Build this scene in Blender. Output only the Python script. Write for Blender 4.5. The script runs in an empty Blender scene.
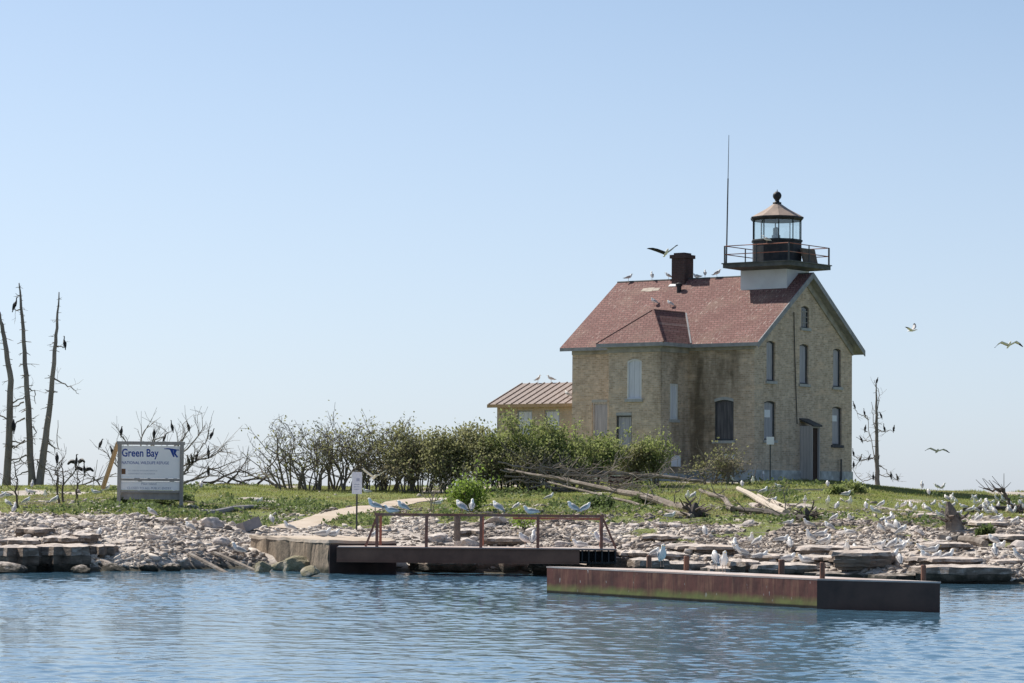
import bpy, bmesh, math, random
import numpy as np
from mathutils import Vector, Matrix

# ------------------------------------------------------------------ camera, sky, sun, exposure
SC = bpy.context.scene
COL = SC.collection
CX, CY, F, ROLL, YH, EYE = 512.0, 341.5, 2800.0, math.radians(0.5), 492.0, 2.35
TILT = math.atan((YH - CY) / F)
FWD = Vector((0, math.cos(TILT), math.sin(TILT)))
UP = Vector((0, -math.sin(TILT), math.cos(TILT)))
EX = Vector((1, 0, 0))
cam_d = bpy.data.cameras.new('camera')
cam = bpy.data.objects.new('camera', cam_d)
COL.objects.link(cam)
cam_d.sensor_width = 36.0
cam_d.lens = F / 1024.0 * 36.0
cam_d.clip_start = 0.5
cam_d.clip_end = 20000
_r = EX * math.cos(ROLL) + UP * math.sin(ROLL)
_u = UP * math.cos(ROLL) - EX * math.sin(ROLL)
_b = -FWD
cam.matrix_world = Matrix(((_r.x, _u.x, _b.x, 0), (_r.y, _u.y, _b.y, 0), (_r.z, _u.z, _b.z, EYE), (0, 0, 0, 1)))
SC.camera = cam

SUN_EL, SUN_AZ = math.radians(46), math.radians(-47)      # azimuth from +Y (view direction), negative = left
world = bpy.data.worlds.new('World')
SC.world = world
world.use_nodes = True
wn = world.node_tree.nodes
wl = world.node_tree.links
sky = wn.new('ShaderNodeTexSky')
sky.sky_type = 'NISHITA'
sky.sun_disc = False
sky.sun_elevation = SUN_EL
sky.sun_rotation = SUN_AZ
sky.altitude = 0
sky.air_density = 0.55
sky.dust_density = 0.9
sky.ozone_density = 2.6
hsv = wn.new('ShaderNodeHueSaturation')
hsv.inputs['Saturation'].default_value = 1.0
hsv.inputs['Value'].default_value = 1.0
gam = wn.new('ShaderNodeGamma')
gam.inputs[1].default_value = 0.82
wl.new(sky.outputs[0], gam.inputs[0])
wl.new(gam.outputs[0], hsv.inputs['Color'])
wb = wn.new('ShaderNodeMix')          # white balance of the camera
wb.data_type = 'RGBA'
wb.blend_type = 'MULTIPLY'
wb.inputs[0].default_value = 1.0
wb.inputs[7].default_value = (1.03, 1.075, 1.03, 1)
wl.new(hsv.outputs[0], wb.inputs[6])
# pale summer haze low over the lake
wtc = wn.new('ShaderNodeTexCoord')
wsp = wn.new('ShaderNodeSeparateXYZ')
wl.new(wtc.outputs['Generated'], wsp.inputs[0])
wmr = wn.new('ShaderNodeMapRange')
wmr.inputs[1].default_value = 0.0
wmr.inputs[2].default_value = 0.20
wmr.inputs[3].default_value = 0.62
wmr.inputs[4].default_value = 0.0
wl.new(wsp.outputs[2], wmr.inputs[0])
whz = wn.new('ShaderNodeMix')
whz.data_type = 'RGBA'
wl.new(wmr.outputs[0], whz.inputs[0])
wl.new(wb.outputs[2], whz.inputs[6])
whz.inputs[7].default_value = (3.38, 3.68, 4.32, 1)
wl.new(whz.outputs[2], wn['Background'].inputs[0])
wn['Background'].inputs[1].default_value = 0.125
sun_d = bpy.data.lights.new('sun', 'SUN')
sun_d.energy = 4.2
sun_d.angle = math.radians(0.53)
sun_d.color = (1.0, 0.95, 0.87)
sun = bpy.data.objects.new('sun', sun_d)
COL.objects.link(sun)
SDIR = Vector((math.sin(SUN_AZ) * math.cos(SUN_EL), math.cos(SUN_AZ) * math.cos(SUN_EL), math.sin(SUN_EL)))
sun.rotation_euler = SDIR.to_track_quat('Z', 'Y').to_euler()
SC.view_settings.view_transform = 'Standard'
SC.view_settings.look = 'None'
SC.view_settings.gamma = 1
SC.view_settings.exposure = 0.65
SC.view_settings.use_curve_mapping = False
SC.cycles.max_bounces = 8
SC.cycles.transparent_max_bounces = 12
SC.cycles.caustics_reflective = False
SC.cycles.caustics_refractive = False

rng = random.Random(7)
nr = np.random.default_rng(11)


# ------------------------------------------------------------------ pixel -> place helpers (planning the layout)
def ray(px, py):
    dx, dy = px - CX, py - CY
    c, s = math.cos(ROLL), math.sin(ROLL)
    qx, qy = dx * c + dy * s, -dx * s + dy * c
    return (FWD * F + EX * qx - UP * qy).normalized()


EYEP = Vector((0, 0, EYE))


def at(px, py, D):
    d = ray(px, py)
    return EYEP + d * (D / d.y)


def at_z(px, py, z):
    d = ray(px, py)
    return EYEP + d * ((z - EYE) / d.z)


# ------------------------------------------------------------------ numpy value noise
def _hash(i, j, seed):
    n = (i.astype(np.int64) * 374761393 + j.astype(np.int64) * 668265263 + seed * 974711) & 0x7fffffff
    n = ((n ^ (n >> 13)) * 1274126177) & 0x7fffffff
    return ((n ^ (n >> 16)) & 0xffff) / 65535.0


def vn(x, y, scale, seed=0):
    x = np.asarray(x, float) / scale + 1000
    y = np.asarray(y, float) / scale + 1000
    i, j = np.floor(x), np.floor(y)
    u, v = x - i, y - j
    u, v = u * u * (3 - 2 * u), v * v * (3 - 2 * v)
    a, b, c, d = _hash(i, j, seed), _hash(i + 1, j, seed), _hash(i, j + 1, seed), _hash(i + 1, j + 1, seed)
    return (a * (1 - u) + b * u) * (1 - v) + (c * (1 - u) + d * u) * v - 0.5


def fbm(x, y, scale, seed=0, oct=3):
    r, a = 0, 1.0
    for k in range(oct):
        r = r + a * vn(x, y, scale / 2 ** k, seed + k)
        a *= 0.5
    return r


def shore(x):
    x = np.asarray(x, float)
    return 78.6 + fbm(x, x * 0 + 3.3, 7.0, 5, 2) * 1.6 + np.interp(x, [-30, -10.5, -8.3, -6.8, -5, -2, 0, 2.6, 4.2, 6, 12, 16, 40], [0.2, 1.4, 5.0, 5.2, 4.4, 2.4, 2.2, 1.6, -0.2, -0.6, -2.6, -2.4, -1.0])


def crest(x):
    return np.interp(x, [-70, -24, -8, -3, 1, 6, 9, 14.5, 17.5, 20, 24, 34, 70], [2.2, 2.40, 2.43, 2.5, 2.62, 2.86, 2.98, 2.98, 2.74, 2.58, 2.5, 2.4, 2.2])


def terrain(x, y):
    x = np.asarray(x, float)
    y = np.asarray(y, float)
    t = y - shore(x)
    zc = crest(x)
    z1 = np.interp(t, [-200, -30, -4, -0.8, 0.0, 1.0, 3.0, 8.0, 16.0], [-6, -4, -0.9, -0.35, -0.02, 0.36, 0.62, 0.98, 1.45])
    k = np.clip((t - 16.0) / np.interp(x, [-24, -2, 8, 14, 19, 32], [24, 26, 33, 37, 40, 36]), 0, 1)
    k = k ** np.interp(x, [12.5, 16.5, 24, 34], [1.0, 1.75, 1.6, 1.0])
    k = k * (1.3 - 0.3 * k * k)
    z = np.where(t > 16, 1.45 + (zc - 1.45) * np.clip(k, 0, 1), z1)
    # beyond the crest: plateau, then down to the water on the far side
    far = np.clip((y - 150) / 50.0, 0, 1)
    z = z - far * far * (3 - 2 * far) * 4.5
    side = np.clip((np.abs(x) - 55) / 25.0, 0, 1)
    z = z - side * side * (3 - 2 * side) * 5
    flat = np.clip(1 - np.maximum(np.abs(x - 11.5) / 9.5, np.abs(y - 127) / 9.0), 0, 1) * 4
    bump = fbm(x, y, 2.5, 21, 3) * 0.16 + fbm(x, y, 9, 41, 2) * 0.12
    land = np.clip(t / 3, 0, 1) * (1 - np.clip(flat, 0, 1) * 0.9)
    return z + bump * land


def tz(x, y):
    return float(terrain(np.array([x]), np.array([y]))[0])


def ground(px, py, lo=74.0, hi=150.0):
    """where the line of sight through a point of the picture first meets the island"""
    d = ray(px, py)
    ys = np.arange(lo, hi, 0.12)
    k = ys / d.y
    zz = terrain(k * d.x, ys)
    zr = EYE + k * d.z
    hit = np.nonzero(zz >= zr)[0]
    if len(hit) == 0:
        i = int(np.argmin(zr - zz))
    else:
        i = hit[0]
    return Vector((k[i] * d.x, ys[i], float(zz[i])))


# ------------------------------------------------------------------ tagging and mesh building
def tag(o, label=None, cat=None, group=None, kind=None):
    if label: o['label'] = label
    if cat: o['category'] = cat
    if group: o['group'] = group
    if kind: o['kind'] = kind
    return o


def empty(name, loc, rz=0.0):
    o = bpy.data.objects.new(name, None)
    COL.objects.link(o)
    o.location = loc
    o.rotation_euler = (0, 0, rz)
    o.empty_display_size = 0.2
    return o


class MB:
    def __init__(s):
        s.v, s.f, s.m = [], [], []

    def add(s, vs, fs, mi=0):
        b = len(s.v)
        s.v += [tuple(q) for q in vs]
        s.f += [tuple(b + i for i in f) for f in fs]
        s.m += ([mi] * len(fs)) if isinstance(mi, int) else list(mi)

    def box(s, c, d, rz=0.0, mi=0, rot=None):
        hx, hy, hz = d[0] / 2, d[1] / 2, d[2] / 2
        R = rot if rot is not None else Matrix.Rotation(rz, 3, 'Z')
        c = Vector(c)
        vs = [c + R @ Vector((x, y, z)) for z in (-hz, hz) for x, y in ((-hx, -hy), (hx, -hy), (hx, hy), (-hx, hy))]
        s.add(vs, [(3, 2, 1, 0), (4, 5, 6, 7), (0, 1, 5, 4), (1, 2, 6, 5), (2, 3, 7, 6), (3, 0, 4, 7)], mi)

    def bar(s, a, b, w, h=None, mi=0, up=Vector((0, 0, 1))):
        a, b = Vector(a), Vector(b)
        h = h or w
        t = (b - a)
        L = t.length
        t.normalize()
        if abs(t.dot(up)) > 0.98: up = Vector((1, 0, 0))
        x = t.cross(up).normalized()
        z = x.cross(t).normalized()
        R = Matrix((x, t, z)).transposed()
        s.box((a + b) / 2, (w, L, h), rot=R, mi=mi)

    def prism(s, poly, z0, z1, mi=0):
        n = len(poly)
        vs = [(p[0], p[1], z0) for p in poly] + [(p[0], p[1], z1) for p in poly]
        s.add(vs, [tuple(range(n))[::-1], tuple(range(n, 2 * n))] + [(i, (i + 1) % n, n + (i + 1) % n, n + i) for i in range(n)], mi)

    def tube(s, pts, rad, n=6, mi=0, cap=True):
        pts = [Vector(p) for p in pts]
        if not isinstance(rad, (list, tuple)): rad = [rad] * len(pts)
        vs, fs = [], []
        ref = None
        for i, p in enumerate(pts):
            t = (pts[min(i + 1, len(pts) - 1)] - pts[max(i - 1, 0)]).normalized()
            if ref is None:
                ref = Vector((0, 0, 1)) if abs(t.z) < 0.9 else Vector((1, 0, 0))
            x = t.cross(ref).normalized()
            y = x.cross(t).normalized()
            ref = y
            for k in range(n):
                a = 2 * math.pi * k / n
                vs.append(p + (x * math.cos(a) + y * math.sin(a)) * rad[i])
        for i in range(len(pts) - 1):
            for k in range(n):
                a, b = i * n + k, i * n + (k + 1) % n
                fs.append((a, b, b + n, a + n))
        if cap:
            fs.append(tuple(range(n))[::-1])
            fs.append(tuple(range((len(pts) - 1) * n, len(pts) * n)))
        s.add(vs, fs, mi)

    def lathe(s, prof, n=16, c=(0, 0, 0), a0=0.0, mi=0):
        vs, fs = [], []
        for r, z in prof:
            for k in range(n):
                a = a0 + 2 * math.pi * k / n
                vs.append((c[0] + r * math.cos(a), c[1] + r * math.sin(a), c[2] + z))
        for i in range(len(prof) - 1):
            for k in range(n):
                a, b = i * n + k, i * n + (k + 1) % n
                fs.append((a, b, b + n, a + n))
        fs.append(tuple(range(n))[::-1])
        fs.append(tuple(range((len(prof) - 1) * n, len(prof) * n)))
        s.add(vs, fs, mi)

    def loft(s, spine, mi_fn=None, n=10, mi=0):
        """spine: (x, y, z, half width, half height); rings stand across the spine"""
        vs, fs, ms = [], [], []
        P = [Vector(q[:3]) for q in spine]
        for i, q in enumerate(spine):
            t = (P[min(i + 1, len(P) - 1)] - P[max(i - 1, 0)]).normalized()
            side = Vector((0, 1, 0)) - t * t.y
            side.normalize()
            nn = t.cross(side)
            if nn.z < 0 or (abs(nn.z) < 0.05 and nn.x > 0): nn = -nn
            for k in range(n):
                a = 2 * math.pi * k / n
                vs.append(P[i] + side * (q[3] * math.cos(a)) + nn * (q[4] * math.sin(a)))
        for i in range(len(spine) - 1):
            for k in range(n):
                a, b = i * n + k, i * n + (k + 1) % n
                fs.append((a, b, b + n, a + n))
                ms.append(mi_fn(i, (k + 0.5) / n) if mi_fn else mi)
        fs.append(tuple(range(n))[::-1])
        ms.append(mi_fn(0, 0.75) if mi_fn else mi)
        fs.append(tuple(range((len(spine) - 1) * n, len(spine) * n)))
        ms.append(mi_fn(len(spine) - 2, 0.75) if mi_fn else mi)
        s.add(vs, fs, ms)

    def mesh(s, name, mats, smooth=False):
        me = bpy.data.meshes.new(name)
        me.from_pydata(s.v, [], s.f)
        if not isinstance(mats, (list, tuple)): mats = [mats]
        for m in mats: me.materials.append(m)
        if len(mats) > 1: me.polygons.foreach_set('material_index', s.m)
        if smooth:
            me.polygons.foreach_set('use_smooth', [True] * len(s.f))
        bm = bmesh.new()
        bm.from_mesh(me)
        bmesh.ops.recalc_face_normals(bm, faces=bm.faces)
        bm.to_mesh(me)
        bm.free()
        me.update()
        return me

    def build(s, name, mats, parent=None, loc=(0, 0, 0), rz=0.0, smooth=False):
        o = bpy.data.objects.new(name, s.mesh(name, mats, smooth))
        COL.objects.link(o)
        o.location = loc
        o.rotation_euler = (0, 0, rz)
        if parent: o.parent = parent
        return o


def np_mesh(name, verts, faces, mat, smooth=False, corner=3):
    me = bpy.data.meshes.new(name)
    nv, nf = len(verts), len(faces)
    me.vertices.add(nv)
    me.vertices.foreach_set('co', np.ascontiguousarray(verts, np.float32).ravel())
    me.loops.add(nf * corner)
    me.loops.foreach_set('vertex_index', np.ascontiguousarray(faces, np.int32).ravel())
    me.polygons.add(nf)
    me.polygons.foreach_set('loop_start', np.arange(0, nf * corner, corner, dtype=np.int32))
    me.polygons.foreach_set('loop_total', np.full(nf, corner, np.int32))
    if smooth: me.polygons.foreach_set('use_smooth', np.ones(nf, bool))
    me.materials.append(mat)
    me.update(calc_edges=True)
    me.validate()
    o = bpy.data.objects.new(name, me)
    COL.objects.link(o)
    return o


# ------------------------------------------------------------------ materials
class NT:
    def __init__(s, name):
        s.m = bpy.data.materials.new(name)
        s.m.use_nodes = True
        s.t = s.m.node_tree
        s.b = s.t.nodes['Principled BSDF']
        s.out = s.t.nodes['Material Output']
        s.b.inputs['Specular IOR Level'].default_value = 0.25

    def n(s, typ, **kw):
        nd = s.t.nodes.new(typ)
        for k, v in kw.items():
            if k.startswith('i_'):
                nd.inputs[k[2:].replace('_', ' ')].default_value = v
            else:
                setattr(nd, k, v)
        return nd

    def l(s, a, b): s.t.links.new(a, b)

    def pos(s, kind='Object', scale=(1, 1, 1), rot=(0, 0, 0)):
        tc = s.n('ShaderNodeTexCoord')
        mp = s.n('ShaderNodeMapping')
        mp.inputs['Scale'].default_value = scale
        mp.inputs['Rotation'].default_value = rot
        s.l(tc.outputs[kind], mp.inputs[0])
        return mp.outputs[0]

    def noise(s, vec, scale, detail=4, rough=0.55, lo=0.35, hi=0.65):
        t = s.n('ShaderNodeTexNoise')
        t.inputs['Scale'].default_value = scale
        t.inputs['Detail'].default_value = detail
        t.inputs['Roughness'].default_value = rough
        s.l(vec, t.inputs['Vector'])
        r = s.n('ShaderNodeMapRange')
        r.inputs[1].default_value = lo
        r.inputs[2].default_value = hi
        s.l(t.outputs[0], r.inputs[0])
        return r.outputs[0]

    def mix(s, fac, a, b):
        mx = s.n('ShaderNodeMix', data_type='RGBA')
        for v, k in ((fac, 0), (a, 6), (b, 7)):
            if isinstance(v, (int, float)):
                mx.inputs[k].default_value = v
            elif isinstance(v, tuple):
                mx.inputs[k].default_value = (*v, 1)
            else:
                s.l(v, mx.inputs[k])
        return mx.outputs[2]

    def math(s, op, a, b=0.0):
        m = s.n('ShaderNodeMath', operation=op)
        for v, k in ((a, 0), (b, 1)):
            if isinstance(v, (int, float)): m.inputs[k].default_value = v
            else: s.l(v, m.inputs[k])
        return m.outputs[0]

    def range(s, v, a, b, c=0.0, d=1.0):
        r = s.n('ShaderNodeMapRange')
        for k, q in ((1, a), (2, b), (3, c), (4, d)): r.inputs[k].default_value = q
        s.l(v, r.inputs[0])
        return r.outputs[0]

    def sep(s, vec):
        x = s.n('ShaderNodeSeparateXYZ')
        s.l(vec, x.inputs[0])
        return x.outputs

    def bump(s, h, strength=0.3, dist=0.02):
        b = s.n('ShaderNodeBump')
        b.inputs['Strength'].default_value = strength
        b.inputs['Distance'].default_value = dist
        s.l(h, b.inputs['Height'])
        s.l(b.outputs[0], s.b.inputs['Normal'])

    def done(s, col, rough=0.8, metal=0.0):
        if isinstance(col, tuple): s.b.inputs['Base Color'].default_value = (*col, 1)
        else: s.l(col, s.b.inputs['Base Color'])
        s.b.inputs['Roughness'].default_value = rough
        s.b.inputs['Metallic'].default_value = metal
        return s.m


def mottled(name, c1, c2, scale=3.0, rough=0.85, bump=0.2, dist=0.02, stretch=(1, 1, 1), c3=None, metal=0.0, s3=0.7):
    t = NT(name)
    p = t.pos(scale=stretch)
    a = t.noise(p, scale)
    col = t.mix(a, c1, c2)
    if c3:
        col = t.mix(t.noise(p, scale * s3 * 0.4, lo=0.5, hi=0.72), col, c3)
    if bump: t.bump(t.noise(p, scale * 3, 5, 0.6, 0.2, 0.8), bump, dist)
    return t.done(col, rough, metal)


def brick_mat(name, c1, c2, mortar, stain=None, stain_amt=0.6):
    t = NT(name)
    x, y, z = t.sep(t.pos())[:3]
    cb = t.n('ShaderNodeCombineXYZ')
    t.l(t.math('ADD', x, y), cb.inputs[0])
    t.l(z, cb.inputs[1])
    br = t.n('ShaderNodeTexBrick')
    br.inputs['Color1'].default_value = (*c1, 1)
    br.inputs['Color2'].default_value = (*c2, 1)
    br.inputs['Mortar'].default_value = (*mortar, 1)
    br.inputs['Scale'].default_value = 1
    br.inputs['Mortar Size'].default_value = 0.012
    br.inputs['Brick Width'].default_value = 0.24
    br.inputs['Row Height'].default_value = 0.085
    t.l(cb.outputs[0], br.inputs['Vector'])
    p = t.pos()
    col = t.mix(t.math('MULTIPLY', t.noise(p, 2.6, 5), 0.36), br.outputs[0], (c1[0] * 0.62, c1[1] * 0.6, c1[2] * 0.58))
    col = t.mix(t.math('MULTIPLY', t.noise(p, 6.5, 3, 0.6, 0.5, 0.75), 0.55), col, (c2[0] * 1.25, c2[1] * 1.22, c2[2] * 1.15))
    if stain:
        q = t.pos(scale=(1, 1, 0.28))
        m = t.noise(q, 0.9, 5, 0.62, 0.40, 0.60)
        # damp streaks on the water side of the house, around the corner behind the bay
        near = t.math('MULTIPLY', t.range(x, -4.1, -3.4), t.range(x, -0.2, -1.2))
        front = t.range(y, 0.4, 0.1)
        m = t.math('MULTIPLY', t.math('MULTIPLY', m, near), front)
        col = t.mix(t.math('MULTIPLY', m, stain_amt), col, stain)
    # run-off streaks and paler repaired bands
    q = t.pos(scale=(1, 1, 0.16))
    col = t.mix(t.math('MULTIPLY', t.noise(q, 2.2, 4, 0.6, 0.52, 0.70), 0.38), col, (c1[0] * 0.5, c1[1] * 0.5, c1[2] * 0.5))
    q = t.pos(scale=(0.5, 0.5, 1.6))
    col = t.mix(t.math('MULTIPLY', t.noise(q, 1.3, 3, 0.5, 0.55, 0.68), 0.4), col, (c2[0] * 1.12, c2[1] * 1.02, c2[2] * 0.92))
    t.bump(br.outputs['Fac'], 0.35, -0.015)
    return t.done(col, 0.9)


def shingle_mat(name, c1, c2, c3, speck):
    t = NT(name)
    x, y, z = t.sep(t.pos())[:3]
    cb = t.n('ShaderNodeCombineXYZ')
    t.l(t.math('ADD', x, t.math('MULTIPLY', y, 0.6)), cb.inputs[0])
    t.l(t.math('MULTIPLY', z, 1.7), cb.inputs[1])
    br = t.n('ShaderNodeTexBrick')
    br.inputs['Color1'].default_value = (*c1, 1)
    br.inputs['Color2'].default_value = (*c2, 1)
    br.inputs['Mortar'].default_value = (*c3, 1)
    br.inputs['Scale'].default_value = 1
    br.inputs['Mortar Size'].default_value = 0.02
    br.inputs['Brick Width'].default_value = 0.32
    br.inputs['Row Height'].default_value = 0.18
    t.l(cb.outputs[0], br.inputs['Vector'])
    p = t.pos()
    col = t.mix(t.math('MULTIPLY', t.noise(p, 1.3, 6, 0.62), 0.6), br.outputs[0], (c1[0] * 0.68, c1[1] * 0.72, c1[2] * 0.72))
    col = t.mix(t.math('MULTIPLY', t.noise(p, 0.6, 4, 0.6, 0.5, 0.68), 0.4), col, (0.26, 0.185, 0.14))
    q = t.n('ShaderNodeCombineXYZ')
    t.l(t.math('MULTIPLY', x, 13.0), q.inputs[0])
    t.l(t.math('MULTIPLY', z, 4.5), q.inputs[1])
    s = t.noise(q.outputs[0], 1.0, 3, 0.5, 0.60, 0.68)
    s2 = t.noise(p, 0.55, 2, 0.5, 0.35, 0.6)
    col = t.mix(t.math('MULTIPLY', t.math('MULTIPLY', s, s2), 0.75), col, speck)
    s3 = t.noise(q.outputs[0], 2.3, 2, 0.5, 0.63, 0.68)
    col = t.mix(t.math('MULTIPLY', s3, 0.55), col, speck)
    t.bump(br.outputs['Fac'], 0.3, -0.01)
    return t.done(col, 0.85)


def plank_mat(name, c1, c2, width=0.14, axis='x', rough=0.85):
    t = NT(name)
    x, y, z = t.sep(t.pos())[:3]
    u = t.math('ADD', x, y) if axis == 'x' else z
    m = t.math('PINGPONG', u, width / 2)
    gap = t.range(m, 0.0, 0.008)
    st = (6, 6, 0.7) if axis == 'x' else (0.7, 0.7, 6)
    p = t.pos(scale=st)
    col = t.mix(t.noise(p, 2.0, 4), c1, c2)
    col = t.mix(gap, (c1[0] * 0.25, c1[1] * 0.25, c1[2] * 0.25), col)
    return t.done(col, rough)


def leaf_mat(name, c1, c2, trans=0.35, dry=None):
    t = NT(name)
    p = t.pos()
    col = t.mix(t.noise(p, 2.2, 3, 0.6), c1, c2)
    if dry: col = t.mix(t.noise(p, 0.42, 4, 0.6, 0.46, 0.62), col, dry)
    t.done(col, 0.6)
    tr = t.n('ShaderNodeBsdfTranslucent')
    t.l(col, tr.inputs[0])
    mx = t.n('ShaderNodeMixShader')
    mx.inputs[0].default_value = trans
    t.l(t.b.outputs[0], mx.inputs[1])
    t.l(tr.outputs[0], mx.inputs[2])
    t.l(mx.outputs[0], t.out.inputs[0])
    return t.m


M = {}
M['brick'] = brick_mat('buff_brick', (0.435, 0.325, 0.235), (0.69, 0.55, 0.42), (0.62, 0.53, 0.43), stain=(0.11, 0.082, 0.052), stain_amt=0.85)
M['brick_warm'] = brick_mat('warm_brick', (0.48, 0.37, 0.26), (0.55, 0.43, 0.31), (0.50, 0.43, 0.34))
M['shingle'] = shingle_mat('red_shingle', (0.195, 0.088, 0.076), (0.26, 0.13, 0.112), (0.085, 0.042, 0.038), (0.46, 0.38, 0.33))
M['metal_roof'] = plank_mat('brown_metal_roof', (0.31, 0.245, 0.215), (0.20, 0.155, 0.135), 0.46, 'x', 0.6)
M['trim'] = mottled('weathered_trim', (0.25, 0.25, 0.255), (0.35, 0.345, 0.345), 4, 0.8, 0.1)
M['trim_pale'] = mottled('pale_frieze', (0.44, 0.41, 0.37), (0.28, 0.265, 0.24), 2.2, 0.85, 0.1)
M['stone_white'] = mottled('whitewashed_stone', (0.62, 0.62, 0.60), (0.36, 0.36, 0.35), 3.2, 0.9, 0.4, c3=(0.25, 0.24, 0.22))
M['chimney'] = brick_mat('dark_red_brick', (0.075, 0.045, 0.042), (0.105, 0.06, 0.054), (0.09, 0.075, 0.07))
M['white_paint'] = mottled('white_paint', (0.74, 0.73, 0.71), (0.66, 0.64, 0.62), 1.5, 0.7, 0.05)
M['black_iron'] = mottled('black_iron', (0.022, 0.023, 0.026), (0.045, 0.042, 0.042), 4, 0.55, 0.1)
M['dark_iron'] = mottled('dark_grey_iron', (0.06, 0.062, 0.066), (0.09, 0.09, 0.09), 4, 0.6, 0.1)
M['deck_iron'] = mottled('gallery_iron', (0.075, 0.08, 0.075), (0.13, 0.13, 0.12), 3, 0.75, 0.1)
M['lantern_roof'] = mottled('faded_lantern_roof', (0.36, 0.27, 0.215), (0.28, 0.215, 0.175), 3, 0.7, 0.1)
M['board_grey'] = plank_mat('grey_boards', (0.36, 0.345, 0.37), (0.46, 0.44, 0.46), 0.24)
M['board_dark'] = plank_mat('dark_boards', (0.085, 0.08, 0.085), (0.15, 0.14, 0.145), 0.2)
M['board_white'] = plank_mat('white_boards', (0.70, 0.70, 0.74), (0.60, 0.60, 0.64), 0.3)
M['sill'] = mottled('stone_sill', (0.46, 0.45, 0.43), (0.36, 0.36, 0.35), 4, 0.9, 0.1)
M['dark_sill'] = mottled('dark_sill', (0.07, 0.07, 0.08), (0.10, 0.10, 0.11), 4, 0.9, 0.1)
M['door'] = mottled('brown_door', (0.045, 0.025, 0.02), (0.06, 0.035, 0.028), 3, 0.7, 0.1)
M['grey_wood'] = plank_mat('silvered_planks', (0.46, 0.42, 0.40), (0.56, 0.52, 0.50), 0.16)
M['paper'] = mottled('white_paper', (0.82, 0.82, 0.84), (0.76, 0.76, 0.8), 5, 0.7, 0.0)
M['rust'] = mottled('rusty_steel', (0.17, 0.075, 0.055), (0.10, 0.048, 0.04), 3, 0.75, 0.2, c3=(0.24, 0.12, 0.085))
M['rust_rail'] = mottled('rusty_pipe', (0.42, 0.16, 0.105), (0.28, 0.11, 0.075), 5, 0.75, 0.1, c3=(0.33, 0.21, 0.17))
M['dark_steel'] = mottled('dark_brown_steel', (0.165, 0.085, 0.06), (0.21, 0.108, 0.075), 3, 0.8, 0.15, c3=(0.25, 0.13, 0.088))
M['end_dark'] = mottled('shaded_dark_paint', (0.06, 0.042, 0.037), (0.085, 0.055, 0.047), 3, 0.75, 0.15, c3=(0.11, 0.068, 0.055))  # pontoon end: dark paint and its shadow in one colour; also pier panel
M['dock_top'] = mottled('pinkish_deck', (0.40, 0.31, 0.27), (0.47, 0.39, 0.35), 2.5, 0.9, 0.15, c3=(0.55, 0.50, 0.47))
M['concrete'] = mottled('old_concrete', (0.36, 0.29, 0.215), (0.27, 0.215, 0.155), 1.6, 0.95, 0.6, 0.05, c3=(0.19, 0.155, 0.11))
M['path'] = mottled('path_concrete', (0.46, 0.37, 0.29), (0.52, 0.44, 0.36), 1.3, 0.95, 0.3, c3=(0.35, 0.28, 0.2))
M['sign_wood'] = mottled('grey_sign_wood', (0.30, 0.275, 0.265), (0.38, 0.35, 0.335), 5, 0.85, 0.15, stretch=(1, 1, 0.3))
M['sign_white'] = mottled('sign_panel', (0.92, 0.91, 0.93), (0.86, 0.85, 0.88), 1.5, 0.6, 0.0)
M['sign_blue'] = NT('sign_blue').done((0.02, 0.06, 0.30), 0.5)
M['sign_grey'] = NT('sign_grey').done((0.42, 0.44, 0.52), 0.5)
M['sign_brown'] = NT('sign_brown').done((0.16, 0.08, 0.045), 0.5)
M['tan_wood'] = mottled('tan_lumber', (0.50, 0.33, 0.19), (0.42, 0.27, 0.15), 4, 0.8, 0.1)
M['driftwood'] = mottled('driftwood', (0.225, 0.185, 0.15), (0.125, 0.10, 0.083), 5, 0.9, 0.5, 0.03, stretch=(1, 1, 1), c3=(0.34, 0.30, 0.26))
M['bleached'] = mottled('bleached_wood', (0.52, 0.45, 0.37), (0.40, 0.34, 0.28), 4, 0.9, 0.3)
M['dark_log'] = mottled('dark_log', (0.10, 0.085, 0.075), (0.065, 0.055, 0.05), 4, 0.9, 0.4)
M['grey_slab'] = mottled('grey_slab', (0.22, 0.21, 0.22), (0.30, 0.28, 0.28), 3, 0.9, 0.3)
M['dead_bark'] = mottled('dead_bark', (0.25, 0.215, 0.195), (0.17, 0.145, 0.135), 5, 0.95, 0.6, 0.03, stretch=(1, 1, 0.3), c3=(0.32, 0.285, 0.26))
M['twig'] = mottled('grey_twigs', (0.30, 0.255, 0.215), (0.20, 0.17, 0.145), 4, 0.95, 0.2)
M['twig_dark'] = mottled('dark_twigs', (0.16, 0.125, 0.105), (0.10, 0.082, 0.07), 4, 0.95, 0.2)
M['bark'] = mottled('shrub_bark', (0.25, 0.21, 0.18), (0.165, 0.14, 0.12), 5, 0.95, 0.4)
M['leaf_olive'] = leaf_mat('olive_leaves', (0.21, 0.22, 0.10), (0.28, 0.275, 0.14), 0.55)
M['leaf_green'] = leaf_mat('green_leaves', (0.21, 0.26, 0.085), (0.29, 0.315, 0.125), 0.55)
M['leaf_bright'] = leaf_mat('bright_leaves', (0.19, 0.28, 0.05), (0.26, 0.34, 0.075), 0.5)
M['leaf_brown'] = leaf_mat('brownish_leaves', (0.30, 0.245, 0.17), (0.25, 0.245, 0.14), 0.55)
M['grass'] = leaf_mat('grass_blades', (0.23, 0.275, 0.07), (0.30, 0.315, 0.105), 0.55, (0.30, 0.275, 0.13))
M['weed'] = leaf_mat('weed_leaves', (0.12, 0.165, 0.06), (0.16, 0.20, 0.075), 0.45)
M['stone'] = mottled('pale_stone', (0.64, 0.565, 0.51), (0.46, 0.40, 0.36), 2.6, 0.95, 0.4, 0.03, c3=(0.30, 0.26, 0.24))
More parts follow.
